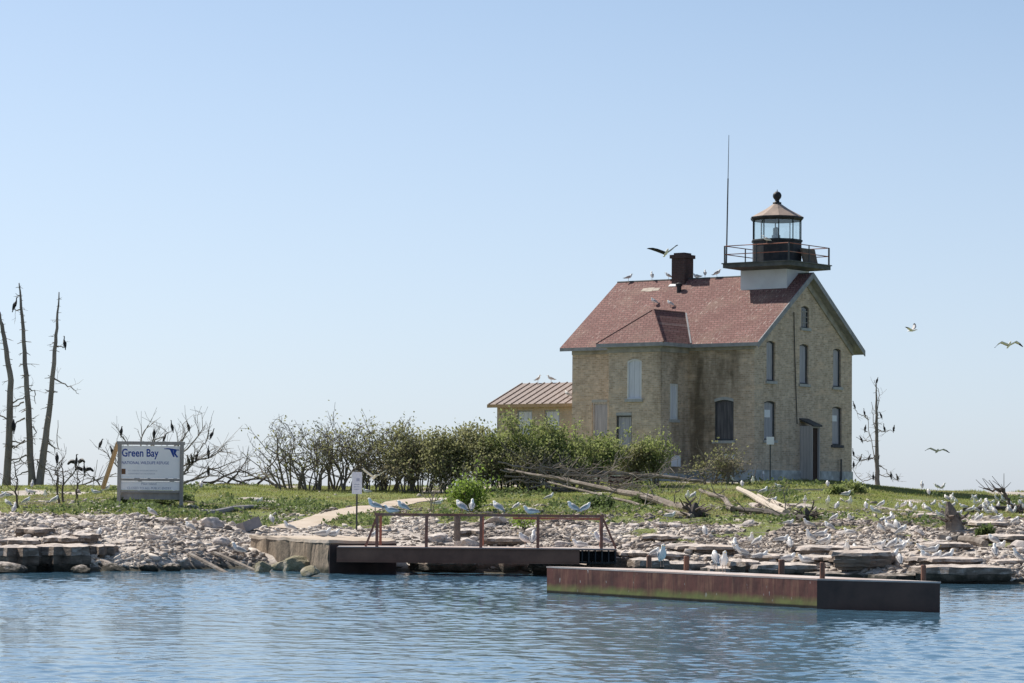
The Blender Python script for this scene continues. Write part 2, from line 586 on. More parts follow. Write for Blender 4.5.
M['gull_white'] = NT('gull_white').done((0.90, 0.865, 0.81), 0.8)
M['gull_grey'] = NT('gull_grey').done((0.45, 0.43, 0.42), 0.8)
M['gull_black'] = NT('gull_black').done((0.025, 0.025, 0.028), 0.7)
M['gull_bill'] = NT('gull_bill').done((0.62, 0.42, 0.06), 0.5)
M['gull_leg'] = NT('gull_leg').done((0.45, 0.32, 0.25), 0.6)
M['corm'] = mottled('cormorant_black', (0.018, 0.018, 0.02), (0.035, 0.03, 0.028), 12, 0.6, 0.0)
M['corm_bill'] = NT('cormorant_bill').done((0.35, 0.2, 0.05), 0.5)


def rubble_mat():
    t = NT('rubble_stone')
    a = t.n('ShaderNodeAttribute', attribute_name='tint')
    r = t.n('ShaderNodeValToRGB')
    cr = r.color_ramp
    cr.elements[0].position, cr.elements[0].color = 0.0, (0.17, 0.14, 0.12, 1)
    cr.elements[1].position, cr.elements[1].color = 1.0, (0.66, 0.59, 0.52, 1)
    for p_, c_ in ((0.25, (0.30, 0.245, 0.20, 1)), (0.5, (0.45, 0.385, 0.33, 1)), (0.8, (0.54, 0.475, 0.41, 1))):
        e_ = cr.elements.new(p_)
        e_.color = c_
    t.l(a.outputs['Fac'], r.inputs[0])
    g = t.n('ShaderNodeNewGeometry')
    z = t.sep(g.outputs['Position'])[2]
    p = t.pos()
    col = t.mix(t.math('MULTIPLY', t.noise(p, 9, 4), 0.35), r.outputs[0], (0.30, 0.26, 0.23))
    wet = t.math('ADD', z, t.math('MULTIPLY', t.noise(p, 3, 3), 0.12))
    col = t.mix(t.range(wet, 0.20, 0.10), col, (0.06, 0.055, 0.042))
    return t.done(col, 0.95)


M['rubble'] = rubble_mat()


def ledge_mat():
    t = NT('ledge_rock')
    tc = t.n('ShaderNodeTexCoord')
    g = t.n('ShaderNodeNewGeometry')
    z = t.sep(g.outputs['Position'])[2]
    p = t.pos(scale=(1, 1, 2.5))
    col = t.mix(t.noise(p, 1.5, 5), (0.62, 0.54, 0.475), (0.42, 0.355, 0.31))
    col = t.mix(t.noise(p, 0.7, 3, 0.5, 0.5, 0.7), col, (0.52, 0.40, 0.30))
    # droppings and bleaching on the tops, broken sides browned darker to paint in their shade
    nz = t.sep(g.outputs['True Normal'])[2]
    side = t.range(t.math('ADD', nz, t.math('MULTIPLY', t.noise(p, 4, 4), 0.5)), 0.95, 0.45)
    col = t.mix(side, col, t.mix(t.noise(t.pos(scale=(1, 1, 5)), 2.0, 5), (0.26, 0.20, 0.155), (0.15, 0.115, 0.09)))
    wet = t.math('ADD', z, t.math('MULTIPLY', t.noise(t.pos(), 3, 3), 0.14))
    col = t.mix(t.range(wet, 0.36, 0.20), col, (0.05, 0.045, 0.034))  # dark low band: wet algae plus the undercut's recess shade painted in
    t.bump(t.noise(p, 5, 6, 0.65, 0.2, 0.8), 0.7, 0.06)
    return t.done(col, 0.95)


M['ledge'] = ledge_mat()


def pontoon_side_mat():
    t = NT('pontoon_side')
    z = t.sep(t.pos())[2]
    x = t.sep(t.pos())[0]
    p = t.pos()
    col = t.mix(t.noise(t.pos(scale=(1, 1, 0.35)), 2.4, 5), (0.185, 0.07, 0.052), (0.105, 0.044, 0.036))
    col = t.mix(t.math('MULTIPLY', t.noise(t.pos(scale=(5, 5, 0.5)), 1.6, 4, 0.6, 0.5, 0.66), 0.7), col, (0.27, 0.135, 0.085))
    col = t.mix(t.math('MULTIPLY', t.noise(t.pos(scale=(7, 7, 0.4)), 2.3, 3, 0.6, 0.56, 0.7), 0.7), col, (0.075, 0.04, 0.035))
    col = t.mix(t.noise(t.pos(scale=(1, 1, 0.35)), 12, 2, 0.5, 0.70, 0.73), col, (0.45, 0.39, 0.35))
    wob = t.math('ADD', z, t.math('MULTIPLY', t.noise(t.pos(scale=(1, 1, 0.4)), 3, 4, 0.6, 0.2, 0.8), 0.10))
    algae = t.math('MULTIPLY', t.range(wob, 0.30, 0.17), t.noise(t.pos(scale=(1, 1, 0.2)), 1.2, 3, 0.5, 0.25, 0.5))
    col = t.mix(algae, col, (0.20, 0.20, 0.065))
    col = t.mix(t.range(z, 0.075, 0.045), col, (0.02, 0.018, 0.012))
    t.bump(t.noise(p, 1.3, 3, 0.5, 0.2, 0.8), 0.35, 0.06)
    return t.done(col, 0.72)


M['pontoon_side'] = pontoon_side_mat()


def concrete_pier_mat():
    t = NT('pier_concrete')
    g = t.n('ShaderNodeNewGeometry')
    z = t.sep(g.outputs['Position'])[2]
    p = t.pos()
    col = t.mix(t.noise(p, 1.4, 5), (0.33, 0.255, 0.18), (0.24, 0.18, 0.13))
    col = t.mix(t.noise(t.pos(scale=(1, 1, 0.3)), 1.6, 4, 0.6, 0.48, 0.64), col, (0.12, 0.095, 0.068))
    col = t.mix(t.range(z, 0.22, 0.08), col, (0.07, 0.062, 0.04))
    t.bump(t.noise(p, 4, 6, 0.6, 0.2, 0.8), 0.6, 0.05)
    return t.done(col, 0.95)


M['pier'] = concrete_pier_mat()


def glass_mat():
    t = NT('lantern_glass')
    tr = t.n('ShaderNodeBsdfTransparent')
    tr.inputs[0].default_value = (0.90, 0.95, 0.94, 1)
    gl = t.n('ShaderNodeBsdfGlossy')
    gl.inputs['Roughness'].default_value = 0.03
    mx = t.n('ShaderNodeMixShader')
    mx.inputs[0].default_value = 0.14
    t.l(tr.outputs[0], mx.inputs[1])
    t.l(gl.outputs[0], mx.inputs[2])
    t.l(mx.outputs[0], t.out.inputs[0])
    return t.m


M['glass'] = glass_mat()


def water_mat():
    t = NT('lake_water')
    t.b.inputs['Base Color'].default_value = (0.06, 0.135, 0.20, 1)
    t.b.inputs['Roughness'].default_value = 0.04
    t.b.inputs['IOR'].default_value = 1.333
    t.b.inputs['Specular IOR Level'].default_value = 0.5
    p = t.pos(scale=(1.0, 0.55, 1))
    a = t.noise(p, 12.0, 3, 0.62, 0.0, 1.0)
    t.bump(a, 0.15, 0.02)
    return t.m


M['water'] = water_mat()


def ground_mat():
    t = NT('island_ground')
    at_ = t.n('ShaderNodeAttribute', attribute_name='grass')
    p = t.pos()
    soil = t.mix(t.noise(p, 1.3, 5), (0.52, 0.455, 0.40), (0.36, 0.31, 0.27))
    soil = t.mix(t.noise(p, 7, 3, 0.6, 0.5, 0.7), soil, (0.52, 0.47, 0.42))
    gr = t.mix(t.noise(p, 0.8, 4), (0.185, 0.215, 0.065), (0.14, 0.165, 0.055))
    gr = t.mix(t.noise(p, 0.35, 3, 0.6, 0.55, 0.75), gr, (0.19, 0.165, 0.085))
    fac = t.math('ADD', at_.outputs['Fac'], t.math('MULTIPLY', t.noise(p, 2.2, 4, 0.6, 0.0, 1.0), 0.5))
    col = t.mix(t.range(fac, 0.65, 0.85), soil, gr)
    g = t.n('ShaderNodeNewGeometry')
    z = t.sep(g.outputs['Position'])[2]
    col = t.mix(t.range(z, 0.22, 0.06), col, (0.07, 0.062, 0.045))
    t.bump(t.noise(p, 6, 6, 0.65, 0.2, 0.8), 0.6, 0.06)
    return t.done(col, 0.95)


M['ground'] = ground_mat()


# ------------------------------------------------------------------ the setting: island, water
PATH_PX = [(285, 530), (318, 521), (345, 513.5), (372, 508), (402, 503), (432, 499.5)]
PATH = [ground(*q) for q in PATH_PX]


def path_dist(x, y):
    d = np.full(np.shape(x), 1e9)
    for a, b in zip(PATH[:-1], PATH[1:]):
        ax, ay, bx, by = a.x, a.y, b.x, b.y
        L2 = (bx - ax) ** 2 + (by - ay) ** 2
        u = np.clip(((x - ax) * (bx - ax) + (y - ay) * (by - ay)) / L2, 0, 1)
        d = np.minimum(d, np.hypot(x - ax - u * (bx - ax), y - ay - u * (by - ay)))
    return d


def grass_mask(x, y):
    t = y - shore(x)
    edge = np.interp(x, [-40, -14, -10, -4, 2, 9, 12, 16, 40], [17, 17, 13.5, 10.5, 15.5, 16.5, 17.5, 22, 21])
    m = np.clip((t - edge + fbm(x, y, 5, 77, 3) * 7.0) / 2.2 + 0.5, 0, 1)
    # scattered green patches lower down on the right and bare patches in the turf
    patch = np.clip((fbm(x, y * 0.7, 2.4, 99, 3) - 0.13) * 6, 0, 1) * np.clip((t - 5) / 2, 0, 1) * np.clip((x + 3) / 4, 0, 1)
    m = np.maximum(m, patch)
    bare = np.clip((fbm(x, y * 0.6, 3.2, 123, 3) - 0.24) * 7, 0, 1)
    m = m * (1 - bare * 0.9)
    m = m * np.clip((path_dist(x, y) - 0.55) * 4, 0, 1)
    return m


def nonuni(lo, hi, step, far):
    mid = np.arange(lo, hi + 1e-6, step)
    a, b, s = [], [], step
    v = lo
    while v > -far:
        s *= 1.35
        v -= s
        a.append(v)
    s, v = step, hi
    while v < far:
        s *= 1.35
        v += s
        b.append(v)
    return np.concatenate([a[::-1], mid, b])


def grid_faces(nx, ny):
    i = np.arange(nx * ny).reshape(ny, nx)
    return np.stack([i[:-1, :-1], i[:-1, 1:], i[1:, 1:], i[1:, :-1]], -1).reshape(-1, 4)


gx = np.concatenate([np.arange(-84, -27, 1.5), np.arange(-27, 30, 0.28), np.arange(30, 86, 1.5)])
gy = np.concatenate([np.arange(68, 76, 1.0), np.arange(76, 128, 0.28), np.arange(128, 215, 1.5)])
GX, GY = np.meshgrid(gx, gy)
GZ = terrain(GX, GY)
isl = np_mesh('island_terrain', np.stack([GX, GY, GZ], -1).reshape(-1, 3), grid_faces(len(gx), len(gy)), M['ground'], True, 4)
at_g = isl.data.attributes.new('grass', 'FLOAT', 'POINT')
at_g.data.foreach_set('value', grass_mask(GX, GY).ravel().astype(np.float32))
tag(isl, kind='structure')

wu = nonuni(-0.34, 0.34, 0.0006, 60)
wy = np.concatenate([np.array([-9000, -2000, -400, -90, -20, 2, 10, 16, 19.5]), np.arange(21.5, 83, 0.062), np.array([84.5, 88, 96, 115, 160, 260, 500, 1200, 3500, 9000])])
WU, WY = np.meshgrid(wu, wy)
WX = WU * np.clip(WY, 24, None)          # finer cells where the water is near
WZ = np.zeros_like(WX)
wr = np.random.default_rng(5)
NW = 58
for k in range(NW):
    lam = 0.16 * (9.5 ** (k / (NW - 1.0)))
    th = wr.normal(math.radians(70), 0.95)
    kk = 2 * math.pi / lam
    amp = 0.0021 * lam * (0.7 if lam > 0.8 else 1.0)
    ph = wr.uniform(0, 6.28)
    mod = np.clip(0.9 + 1.8 * vn(WX, WY, 1.2 + lam * 2.5, 200 + k), 0, 2)
    WZ += amp * mod * np.sin(kk * (WX * math.cos(th) + WY * math.sin(th)) + ph)
calm = 0.85 + 0.9 * fbm(WX, WY * 0.4, 6, 401, 2)
fade = np.clip((0.34 - np.abs(WU)) / 0.02, 0, 1) * np.clip((WY - 21) / 2, 0, 1) * np.clip((84 - WY) / 2, 0, 1)
WZ = WZ * np.clip(calm, 0.35, 1.5) * fade
wx = wu
water = np_mesh('lake_water', np.stack([WX, WY, WZ], -1).reshape(-1, 3), grid_faces(len(wx), len(wy)), M['water'], True, 4)
tag(water, kind='structure')

# concrete path up from the pier
mb = MB()
pts = []
dense = []
for a, b in zip(PATH[:-1], PATH[1:]):
    for k in range(5): dense.append(a.lerp(b, k / 5))
dense.append(PATH[-1])
L, Rr = [], []
for i, p in enumerate(dense):
    tdir = (dense[min(i + 1, len(dense) - 1)] - dense[max(i - 1, 0)])
    nrm = Vector((-tdir.y, tdir.x, 0)).normalized()
    w = 0.66 + 0.05 * math.sin(i * 1.7)
    for lst, sg in ((L, 1), (Rr, -1)):
        q = p + nrm * w * sg
        lst.append(Vector((q.x, q.y, tz(q.x, q.y) + 0.03)))
n = len(dense)
top = L + Rr
bot = [v - Vector((0, 0, 0.25)) for v in top]
fs = []
for i in range(n - 1):
    fs += [(i, i + 1, n + i + 1, n + i), (2 * n + i, 2 * n + i + 1, i + 1, i), (3 * n + i, n + i, n + i + 1, 3 * n + i + 1)]
mb.add(top + bot, fs)
tag(mb.build('path', M['path']), kind='structure')

# ------------------------------------------------------------------ the lighthouse (local x: out of the gable, y: into the house)
HTH = math.radians(37.83)
HP = Vector((10.855, 125.0, EYE + 0.709))
HL, HW, HE, HR, HO, HG = 10.148, 8.407, 6.05, 3.393, 0.422, 0.43
BA, BW, BD = 3.576, 2.873, 2.193
TP = HR / (HW / 2 + HO)
HX = Vector((math.cos(HTH), -math.sin(HTH), 0))
HY = Vector((math.sin(HTH), math.cos(HTH), 0))


def hloc(p):
    q = p - HP
    return Vector((q.dot(HX), q.dot(HY), q.z))


def hworld(x, y, z): return HP + HX * x + HY * y + Vector((0, 0, z))


def on_plane(px, py, n, k):
    """point of the house's plane n.p = k (local) on the line of sight"""
    d = ray(px, py)
    o = hloc(EYEP)
    dl = Vector((d.dot(HX), d.dot(HY), d.z))
    n = Vector(n)
    t = (k - n.dot(o)) / n.dot(dl)
    return o + dl * t


house = empty('lighthouse', HP, -HTH)
tag(house, 'two storey buff brick lighthouse with red roof and black lantern on top', 'lighthouse')


def rect_on(px0, py0, px1, py1, n, k, ui):
    a = on_plane((px0 + px1) / 2, py0, n, k)
    b = on_plane((px0 + px1) / 2, py1, n, k)
    l = on_plane(px0, (py0 + py1) / 2, n, k)
    r = on_plane(px1, (py0 + py1) / 2, n, k)
    u0, u1 = sorted((l[ui], r[ui]))
    return [u0, b.z, u1, a.z]


def arch_poly(u0, v0, u1, v1, rise, ns=8):
    p = [(u0, v0), (u1, v0)]
    if rise <= 0: return p + [(u1, v1), (u0, v1)]
    for k in range(ns + 1):
        a = k / ns
        p.append((u1 + (u0 - u1) * a, v1 - rise + rise * math.sin(math.pi * a)))
    return p


def wall_panel(mbx, outer, holes, to3, inward, depth=0.16):
    """flat wall with openings; each opening gets its reveals"""
    bm = bmesh.new()
    edges = []
    for lp in [outer] + holes:
        vs = [bm.verts.new(to3(*q)) for q in lp]
        for i in range(len(vs)): edges.append(bm.edges.new((vs[i], vs[(i + 1) % len(vs)])))
    bmesh.ops.triangle_fill(bm, use_beauty=True, use_dissolve=False, edges=edges)
    bm.verts.index_update()
    mbx.add([v.co.copy() for v in bm.verts], [tuple(v.index for v in f.verts) for f in bm.faces])
    bm.free()
    inw = Vector(inward) * depth
    for lp in holes:
        a = [Vector(to3(*q)) for q in lp]
        n = len(a)
        mbx.add(a + [q + inw for q in a], [(i, (i + 1) % n, n + (i + 1) % n, n + i) for i in range(n)])


def fill_window(parent, poly, to3, inward, board, sill=True, sill_mat='sill', frame_mat='trim', paper=None, name='window', board_depth=0.10, lintel=False):
    inw = Vector(inward)
    us = [q[0] for q in poly]
    vs_ = [q[1] for q in poly]
    u0, u1, v0, v1 = min(us), max(us), min(vs_), max(vs_)
    cu, cv = (u0 + u1) / 2, (v0 + v1) / 2
    w = 0.06

    def ins(q):
        return (cu + (q[0] - cu) * (1 - 2 * w / (u1 - u0)), cv + (q[1] - cv) * (1 - 2 * w / (v1 - v0)))
    n = len(poly)
    o3 = [Vector(to3(*q)) for q in poly]
    i3 = [Vector(to3(*ins(q))) for q in poly]
    f = MB()
    d0, d1 = inw * (board_depth - 0.05), inw * (board_depth + 0.02)
    f.add([q + d0 for q in o3] + [q + d0 for q in i3], [(i, (i + 1) % n, n + (i + 1) % n, n + i) for i in range(n)])
    f.add([q + d0 for q in i3] + [q + d1 for q in i3], [(i, (i + 1) % n, n + (i + 1) % n, n + i) for i in range(n)])
    fr = f.build(name, M[frame_mat], parent)
    b = MB()
    b.add([q + inw * board_depth for q in i3] + [q + inw * (board_depth + 0.03) for q in i3], [tuple(range(n)), tuple(range(n, 2 * n))] + [(i, (i + 1) % n, n + (i + 1) % n, n + i) for i in range(n)])
    b.build('board', M[board], fr)
    if sill:
        s = MB()
        a, c = Vector(to3(u0 - 0.09, v0 - 0.13)), Vector(to3(u1 + 0.09, v0 - 0.004))
        pts = [Vector(to3(u0 - 0.09, v0 - 0.13)), Vector(to3(u1 + 0.09, v0 - 0.13)), Vector(to3(u1 + 0.09, v0 - 0.004)), Vector(to3(u0 - 0.09, v0 - 0.004))]
        s.add([q - inw * 0.08 for q in pts] + [q + inw * 0.03 for q in pts], [(0, 1, 2, 3), (4, 5, 6, 7), (0, 1, 5, 4), (1, 2, 6, 5), (2, 3, 7, 6), (3, 0, 4, 7)])
        s.build('sill', M[sill_mat], fr)
    if lintel:
        s = MB()
        arc = [q for q in poly if q[1] > v1 - 0.35 and q[1] > cv]
        m = len(arc)
        lo = [Vector(to3(*q)) - inw * 0.02 for q in arc]
        hi = [Vector(to3(q[0], q[1] + 0.13)) - inw * 0.02 for q in arc]
        s.add(lo + hi + [q + inw * 0.05 for q in hi + lo], [(i, i + 1, m + i + 1, m + i) for i in range(m - 1)] + [(m + i, m + i + 1, 2 * m + i + 1, 2 * m + i) for i in range(m - 1)])
        s.build('lintel', M['sill'], fr)
    if paper:
        s = MB()
        pu0, pv0, pu1, pv1 = paper
        pts = [Vector(to3(pu0, pv0)), Vector(to3(pu1, pv0)), Vector(to3(pu1, pv1)), Vector(to3(pu0, pv1))]
        s.add([q + inw * (board_depth - 0.006) for q in pts] + [q + inw * (board_depth - 0.002) for q in pts], [(0, 1, 2, 3), (4, 5, 6, 7), (0, 1, 5, 4), (1, 2, 6, 5), (2, 3, 7, 6), (3, 0, 4, 7)])
        s.build('notice', M['paper'], fr)
    return fr


ZB = -0.6          # walls go into the ground
WT = HE + TP * HO - 0.12   # wall top at the eaves
gable_n, gable_k = (1, 0, 0), 0.0
eave_n, eave_k = (0, 1, 0), 0.0
g_specs = [  # px0, py0, px1, py1, board
    (766.6, 340.8, 775.2, 381, 'board_grey'), (799.6, 344, 808.4, 384, 'board_grey'), (833.2, 348.5, 841, 387, 'board_grey'),
    (801.2, 306, 809, 328, 'board_grey'), (764.2, 400.8, 775.6, 440, 'board_grey'), (832.2, 406.5, 841.6, 445, 'board_grey')]
g_rects = [rect_on(*s[:4], gable_n, gable_k, 1) for s in g_specs]
e_specs = [(714.6, 399.8, 733.6, 440.5, 'board_dark'), (592.0, 402.5, 607.5, 436, 'board_grey')]
e_rects = [rect_on(*s[:4], eave_n, eave_k, 0) for s in e_specs]
w_specs = [(627.4, 359, 641.6, 399, 'board_white'), (616.2, 415.5, 631.6, 450, 'board_grey')]
w_rects = [rect_on(*s[:4], eave_n, -BD, 0) for s in w_specs]
s_specs = [(670.0, 384, 677.6, 419.5, 'board_white')]
s_rects = [rect_on(*s[:4], gable_n, -BA, 1) for s in s_specs]

wall = MB()
to_g = lambda u, v: (0, u, v)
to_e = lambda u, v: (u, 0, v)
g_poly = [arch_poly(*r, 0.08) for r in g_rects]
e_poly = [arch_poly(e_rects[0][0], e_rects[0][1], e_rects[0][2], e_rects[0][3], 0.09), arch_poly(*e_rects[1], 0)]
wall_panel(wall, [(0, ZB), (HW, ZB), (HW, WT), (HW / 2, WT + TP * HW / 2), (0, WT)], g_poly, to_g, (-1, 0, 0))
wall_panel(wall, [(-HL, ZB), (0, ZB), (0, WT), (-HL, WT)], e_poly, to_e, (0, 1, 0))
wall.add([(-HL, 0, ZB), (-HL, HW, ZB), (-HL, HW, WT), (-HL, HW / 2, WT + TP * HW / 2), (-HL, 0, WT)], [(0, 1, 2, 3, 4)])
wall.add([(-HL, HW, ZB), (0, HW, ZB), (0, HW, WT), (-HL, HW, WT)], [(0, 1, 2, 3)])
wall.build('wall', M['brick'], house)
bay = MB()
to_w = lambda u, v: (u, -BD, v)
to_s = lambda u, v: (-BA, u, v)
bx0, bx1 = -BA - BW, -BA
w_poly = [arch_poly(*w_rects[0], 0.10), arch_poly(*w_rects[1], 0)]
s_poly = [arch_poly(*s_rects[0], 0.0)]
BT = HE + 0.16
wall_panel(bay, [(bx0, ZB), (bx1, ZB), (bx1, BT), (bx0, BT)], w_poly, to_w, (0, 1, 0))
wall_panel(bay, [(-BD, ZB), (0, ZB), (0, BT), (-BD, BT)], s_poly, to_s, (-1, 0, 0))
bay.add([(bx0, -BD, ZB), (bx0, 0, ZB), (bx0, 0, BT), (bx0, -BD, BT)], [(0, 1, 2, 3)])
bay.build('bay_wall', M['brick'], house)
# windows
for i, (sp, r, p) in enumerate(zip(g_specs, g_rects, g_poly)):
    uw = r[2] - r[0]
    paper = None
    if i == 4: paper = (r[0] + uw * 0.22, r[1] + 1.02, r[0] + uw * 0.72, r[1] + 1.36)
    if i == 5: paper = (r[0] + uw * 0.18, r[1] + 1.10, r[0] + uw * 0.72, r[1] + 1.38)
    w_ = fill_window(house, p, to_g, (-1, 0, 0), sp[4], sill_mat='dark_sill' if i == 5 else 'sill', paper=paper, frame_mat='dark_iron', board_depth=0.13)
    if i == 3:      # attic window: little arched tracery
        s = MB()
        for q in (0.33, 0.66): s.box((-0.06, r[0] + uw * q, (r[1] + r[3]) / 2 - 0.05), (0.03, 0.03, r[3] - r[1] - 0.2))
        for q in (0.25, 0.5, 0.75): s.box((-0.055, (r[0] + r[2]) / 2, r[1] + (r[3] - r[1]) * q), (0.03, uw - 0.13, 0.03))
        s.build('glazing_bar', M['trim_pale'], w_)
r = e_rects[0]
fill_window(house, e_poly[0], to_e, (0, 1, 0), 'board_dark', frame_mat='dark_iron', lintel=True)
fill_window(house, e_poly[1], to_e, (0, 1, 0), 'board_grey', sill=False, frame_mat='grey_wood', lintel=True)
fill_window(house, w_poly[0], to_w, (0, 1, 0), 'board_white', frame_mat='white_paint', board_depth=0.05)
fill_window(house, w_poly[1], to_w, (0, 1, 0), 'board_grey', frame_mat='dark_iron', lintel=True)
fill_window(house, s_poly[0], to_s, (-1, 0, 0), 'board_white', frame_mat='white_paint', board_depth=0.05)
# foundation course
for (c, d) in (((-BA / 2 + 0.02, -0.03, -0.05), (BA - 0.04, 0.08, 0.86)), ((0.03, HW / 2, -0.05), (0.08, HW, 0.86)),
               ((-BA - BW / 2, -BD - 0.03, -0.15), (BW, 0.08, 0.7)), ((-BA + 0.03, -BD / 2 - 0.06, -0.15), (0.08, BD - 0.1, 0.7)),
               ((-HL + (HL - BA - BW) / 2 - 0.02, -0.03, -0.15), (HL - BA - BW - 0.08, 0.08, 0.7))):
    fo = MB()
    fo.box(c, d)
    fo.build('foundation', M['stone_white'], house)
ve = MB()
p = on_plane(730, 457, eave_n, eave_k)
ve.box((p.x, -0.04, p.z), (0.5, 0.06, 0.26))
ve.build('basement_vent', M['sign_white'], house)
ve = MB()
p = on_plane(675, 461, gable_n, -BA)
ve.box((-BA + 0.04, p.y, p.z), (0.06, 0.7, 0.5))
ve.build('basement_vent', M['sign_white'], house)
# main roof
rf = MB()
e, th = 0.16, 0.17
prof = [(-HO, HE), (HW / 2, HE + HR), (HW + HO, HE), (HW + HO, HE - e), (HW / 2, HE + HR - th), (-HO, HE - e)]
xa, xb = -HL - HG, HG
vs = [(xa, y, z) for y, z in prof] + [(xb, y, z) for y, z in prof]
rf.add(vs, [(0, 1, 7, 6), (1, 2, 8, 7)], 0)
rf.add(vs, [(2, 3, 9, 8), (3, 4, 10, 9), (4, 5, 11, 10), (5, 0, 6, 11), (0, 1, 4, 5), (1, 2, 3, 4), (6, 7, 10, 11), (7, 8, 9, 10)], 1)
roof = rf.build('roof', [M['shingle'], M['trim']], house)
rc = MB()
rc.tube([(xa, HW / 2, HE + HR - 0.01), (xb, HW / 2, HE + HR - 0.02)], 0.055, 6)
rc.build('ridge_cap', M['deck_iron'], roof)
# barge boards and friezes on the gable
bg = MB()
for sg in (0, 1):
    ya, yb = (-HO, HW / 2) if sg == 0 else (HW + HO, HW / 2)
    for x_, dz0, dz1, ym in ((HG + 0.03, 0.03, -0.24, 0),):
        vs = [(x_ - 0.028, ya, HE + dz0), (x_ - 0.028, yb, HE + HR + dz0), (x_ - 0.028, yb, HE + HR + dz1), (x_ - 0.028, ya, HE + dz1)]
        vs += [(q[0] + 0.045, q[1], q[2]) for q in vs]
        bg.add(vs, [(0, 1, 2, 3), (4, 5, 6, 7), (0, 1, 5, 4), (1, 2, 6, 5), (2, 3, 7, 6), (3, 0, 4, 7)])
bg.build('barge_board', M['trim'], roof)
fz = MB()
for sg in (0, 1):
    ya, yb = (0.0, HW / 2) if sg == 0 else (HW, HW / 2)
    za, zb = WT - 0.06, WT + TP * HW / 2 - 0.06
    vs = [(0.005, ya, za), (0.005, yb, zb), (0.005, yb, zb - 0.34), (0.005, ya, za - 0.34)]
    vs += [(0.075, q[1], q[2]) for q in vs]
    fz.add(vs, [(0, 1, 2, 3), (4, 5, 6, 7), (0, 1, 5, 4), (1, 2, 6, 5), (2, 3, 7, 6), (3, 0, 4, 7)])
fz.build('frieze', M['trim_pale'], house)
fz = MB()
fz.box((-BA / 2 + 0.02, -0.035, HE - 0.12), (BA - 0.02, 0.06, 0.34))
fz.build('frieze', M['trim_pale'], house)
fz = MB()
fz.box((-BA - BW / 2, -BD - 0.035, HE - 0.26), (BW + 0.1, 0.06, 0.30))
fz.build('frieze', M['trim_pale'], house)
fz = MB()
fz.box((-BA + 0.035, -BD / 2 - 0.03, HE - 0.26), (0.06, BD - 0.06, 0.30))
fz.build('frieze', M['trim_pale'], house)
fz = MB()
fz.box(((-HL + bx0) / 2, -0.035, HE - 0.14), (HL + bx0 - 0.02, 0.06, 0.36))
fz.build('frieze', M['trim_pale'], house)
# bay roof (hipped)
hw = BW / 2 + HO
zr = HE + hw * TP + 0.24
xm = -BA - BW / 2
FR, FL = (bx1 + HO, -BD - HO, HE), (bx0 - HO, -BD - HO, HE)
yk = (zr - HE) / TP - HO
AP, BK = (xm, -BD - HO + hw, zr), (xm, yk + 0.25, zr)
VR, VL = (bx1 + HO, -HO + 0.25, HE), (bx0 - HO, -HO + 0.25, HE)
br_ = MB()
br_.add([FR, FL, AP, BK, VR, VL], [(0, 1, 2), (0, 2, 3, 4), (1, 5, 3, 2)], 0)
zf = HE - 0.17
dn = lambda q: (q[0], q[1], zf)
br_.add([FR, FL, VR, VL, dn(FR), dn(FL), dn(VR), dn(VL)], [(0, 1, 5, 4), (0, 4, 6, 2), (1, 3, 7, 5), (4, 5, 7, 6)], 1)
broof = br_.build('bay_roof', [M['shingle'], M['trim']], house)
vl = MB()
vl.bar((bx1 + HO - 0.02, -HO + 0.02, HE + 0.04), (xm + 0.1, yk - 0.02, zr - 0.02), 0.07, 0.04)
vl.build('valley_flashing', M['trim'], broof)
rc = MB()
rc.tube([AP, (xm, yk, zr)], 0.04, 6)
rc.tube([FR, AP], 0.045, 6)
rc.tube([FL, AP], 0.03, 6)
rc.build('ridge_cap', M['shingle'], broof)
# patch of missing shingles, small vent
SL = (0, -TP, 1)


def on_roof(px, py): return on_plane(px, py, SL, HE + TP * HO)


slope_rot = Matrix.Rotation(math.atan(TP), 3, 'X')
pa = MB()
p = on_roof(651, 289.6)
for dx, w, l in ((-0.36, 0.32, 0.26), (-0.05, 0.36, 0.34), (0.3, 0.38, 0.24)):
    pa.box(p + Vector((dx, 0, 0)), (w, l, 0.02), rot=slope_rot)
pa.build('bare_roof_patch', M['bleached'], roof)
vp = MB()
p = on_roof(679, 291.5)
vp.lathe([(0.11, -0.15), (0.11, 0.25), (0.16, 0.25), (0.16, 0.36), (0.05, 0.42)], 10, p)
vp.build('vent_pipe', M['black_iron'], roof)
# chimney
cx_ = on_plane(682.4, 281, (0, 1, 0), HW / 2).x
ch = MB()
c = 0.37
RZ = HE + HR
ch.box((cx_, HW / 2, (RZ - 0.6 + 10.42) / 2), (2 * c, 2 * c, 10.42 - RZ + 0.6))
chim = ch.build('chimney', M['chimney'], house)
cc = MB()
cc.box((cx_, HW / 2, 10.50), (2 * c + 0.14, 2 * c + 0.14, 0.17))
cc.box((cx_, HW / 2, 10.63), (2 * c - 0.14, 2 * c - 0.14, 0.10))
cc.build('chimney_cap', M['chimney'], chim)
fl = MB()
fl.box((cx_ - 0.15, HW / 2 - c - 0.08, RZ - 0.31), (0.6, 0.2, 0.03), rot=slope_rot)
fl.build('flashing', M['white_paint'], chim)
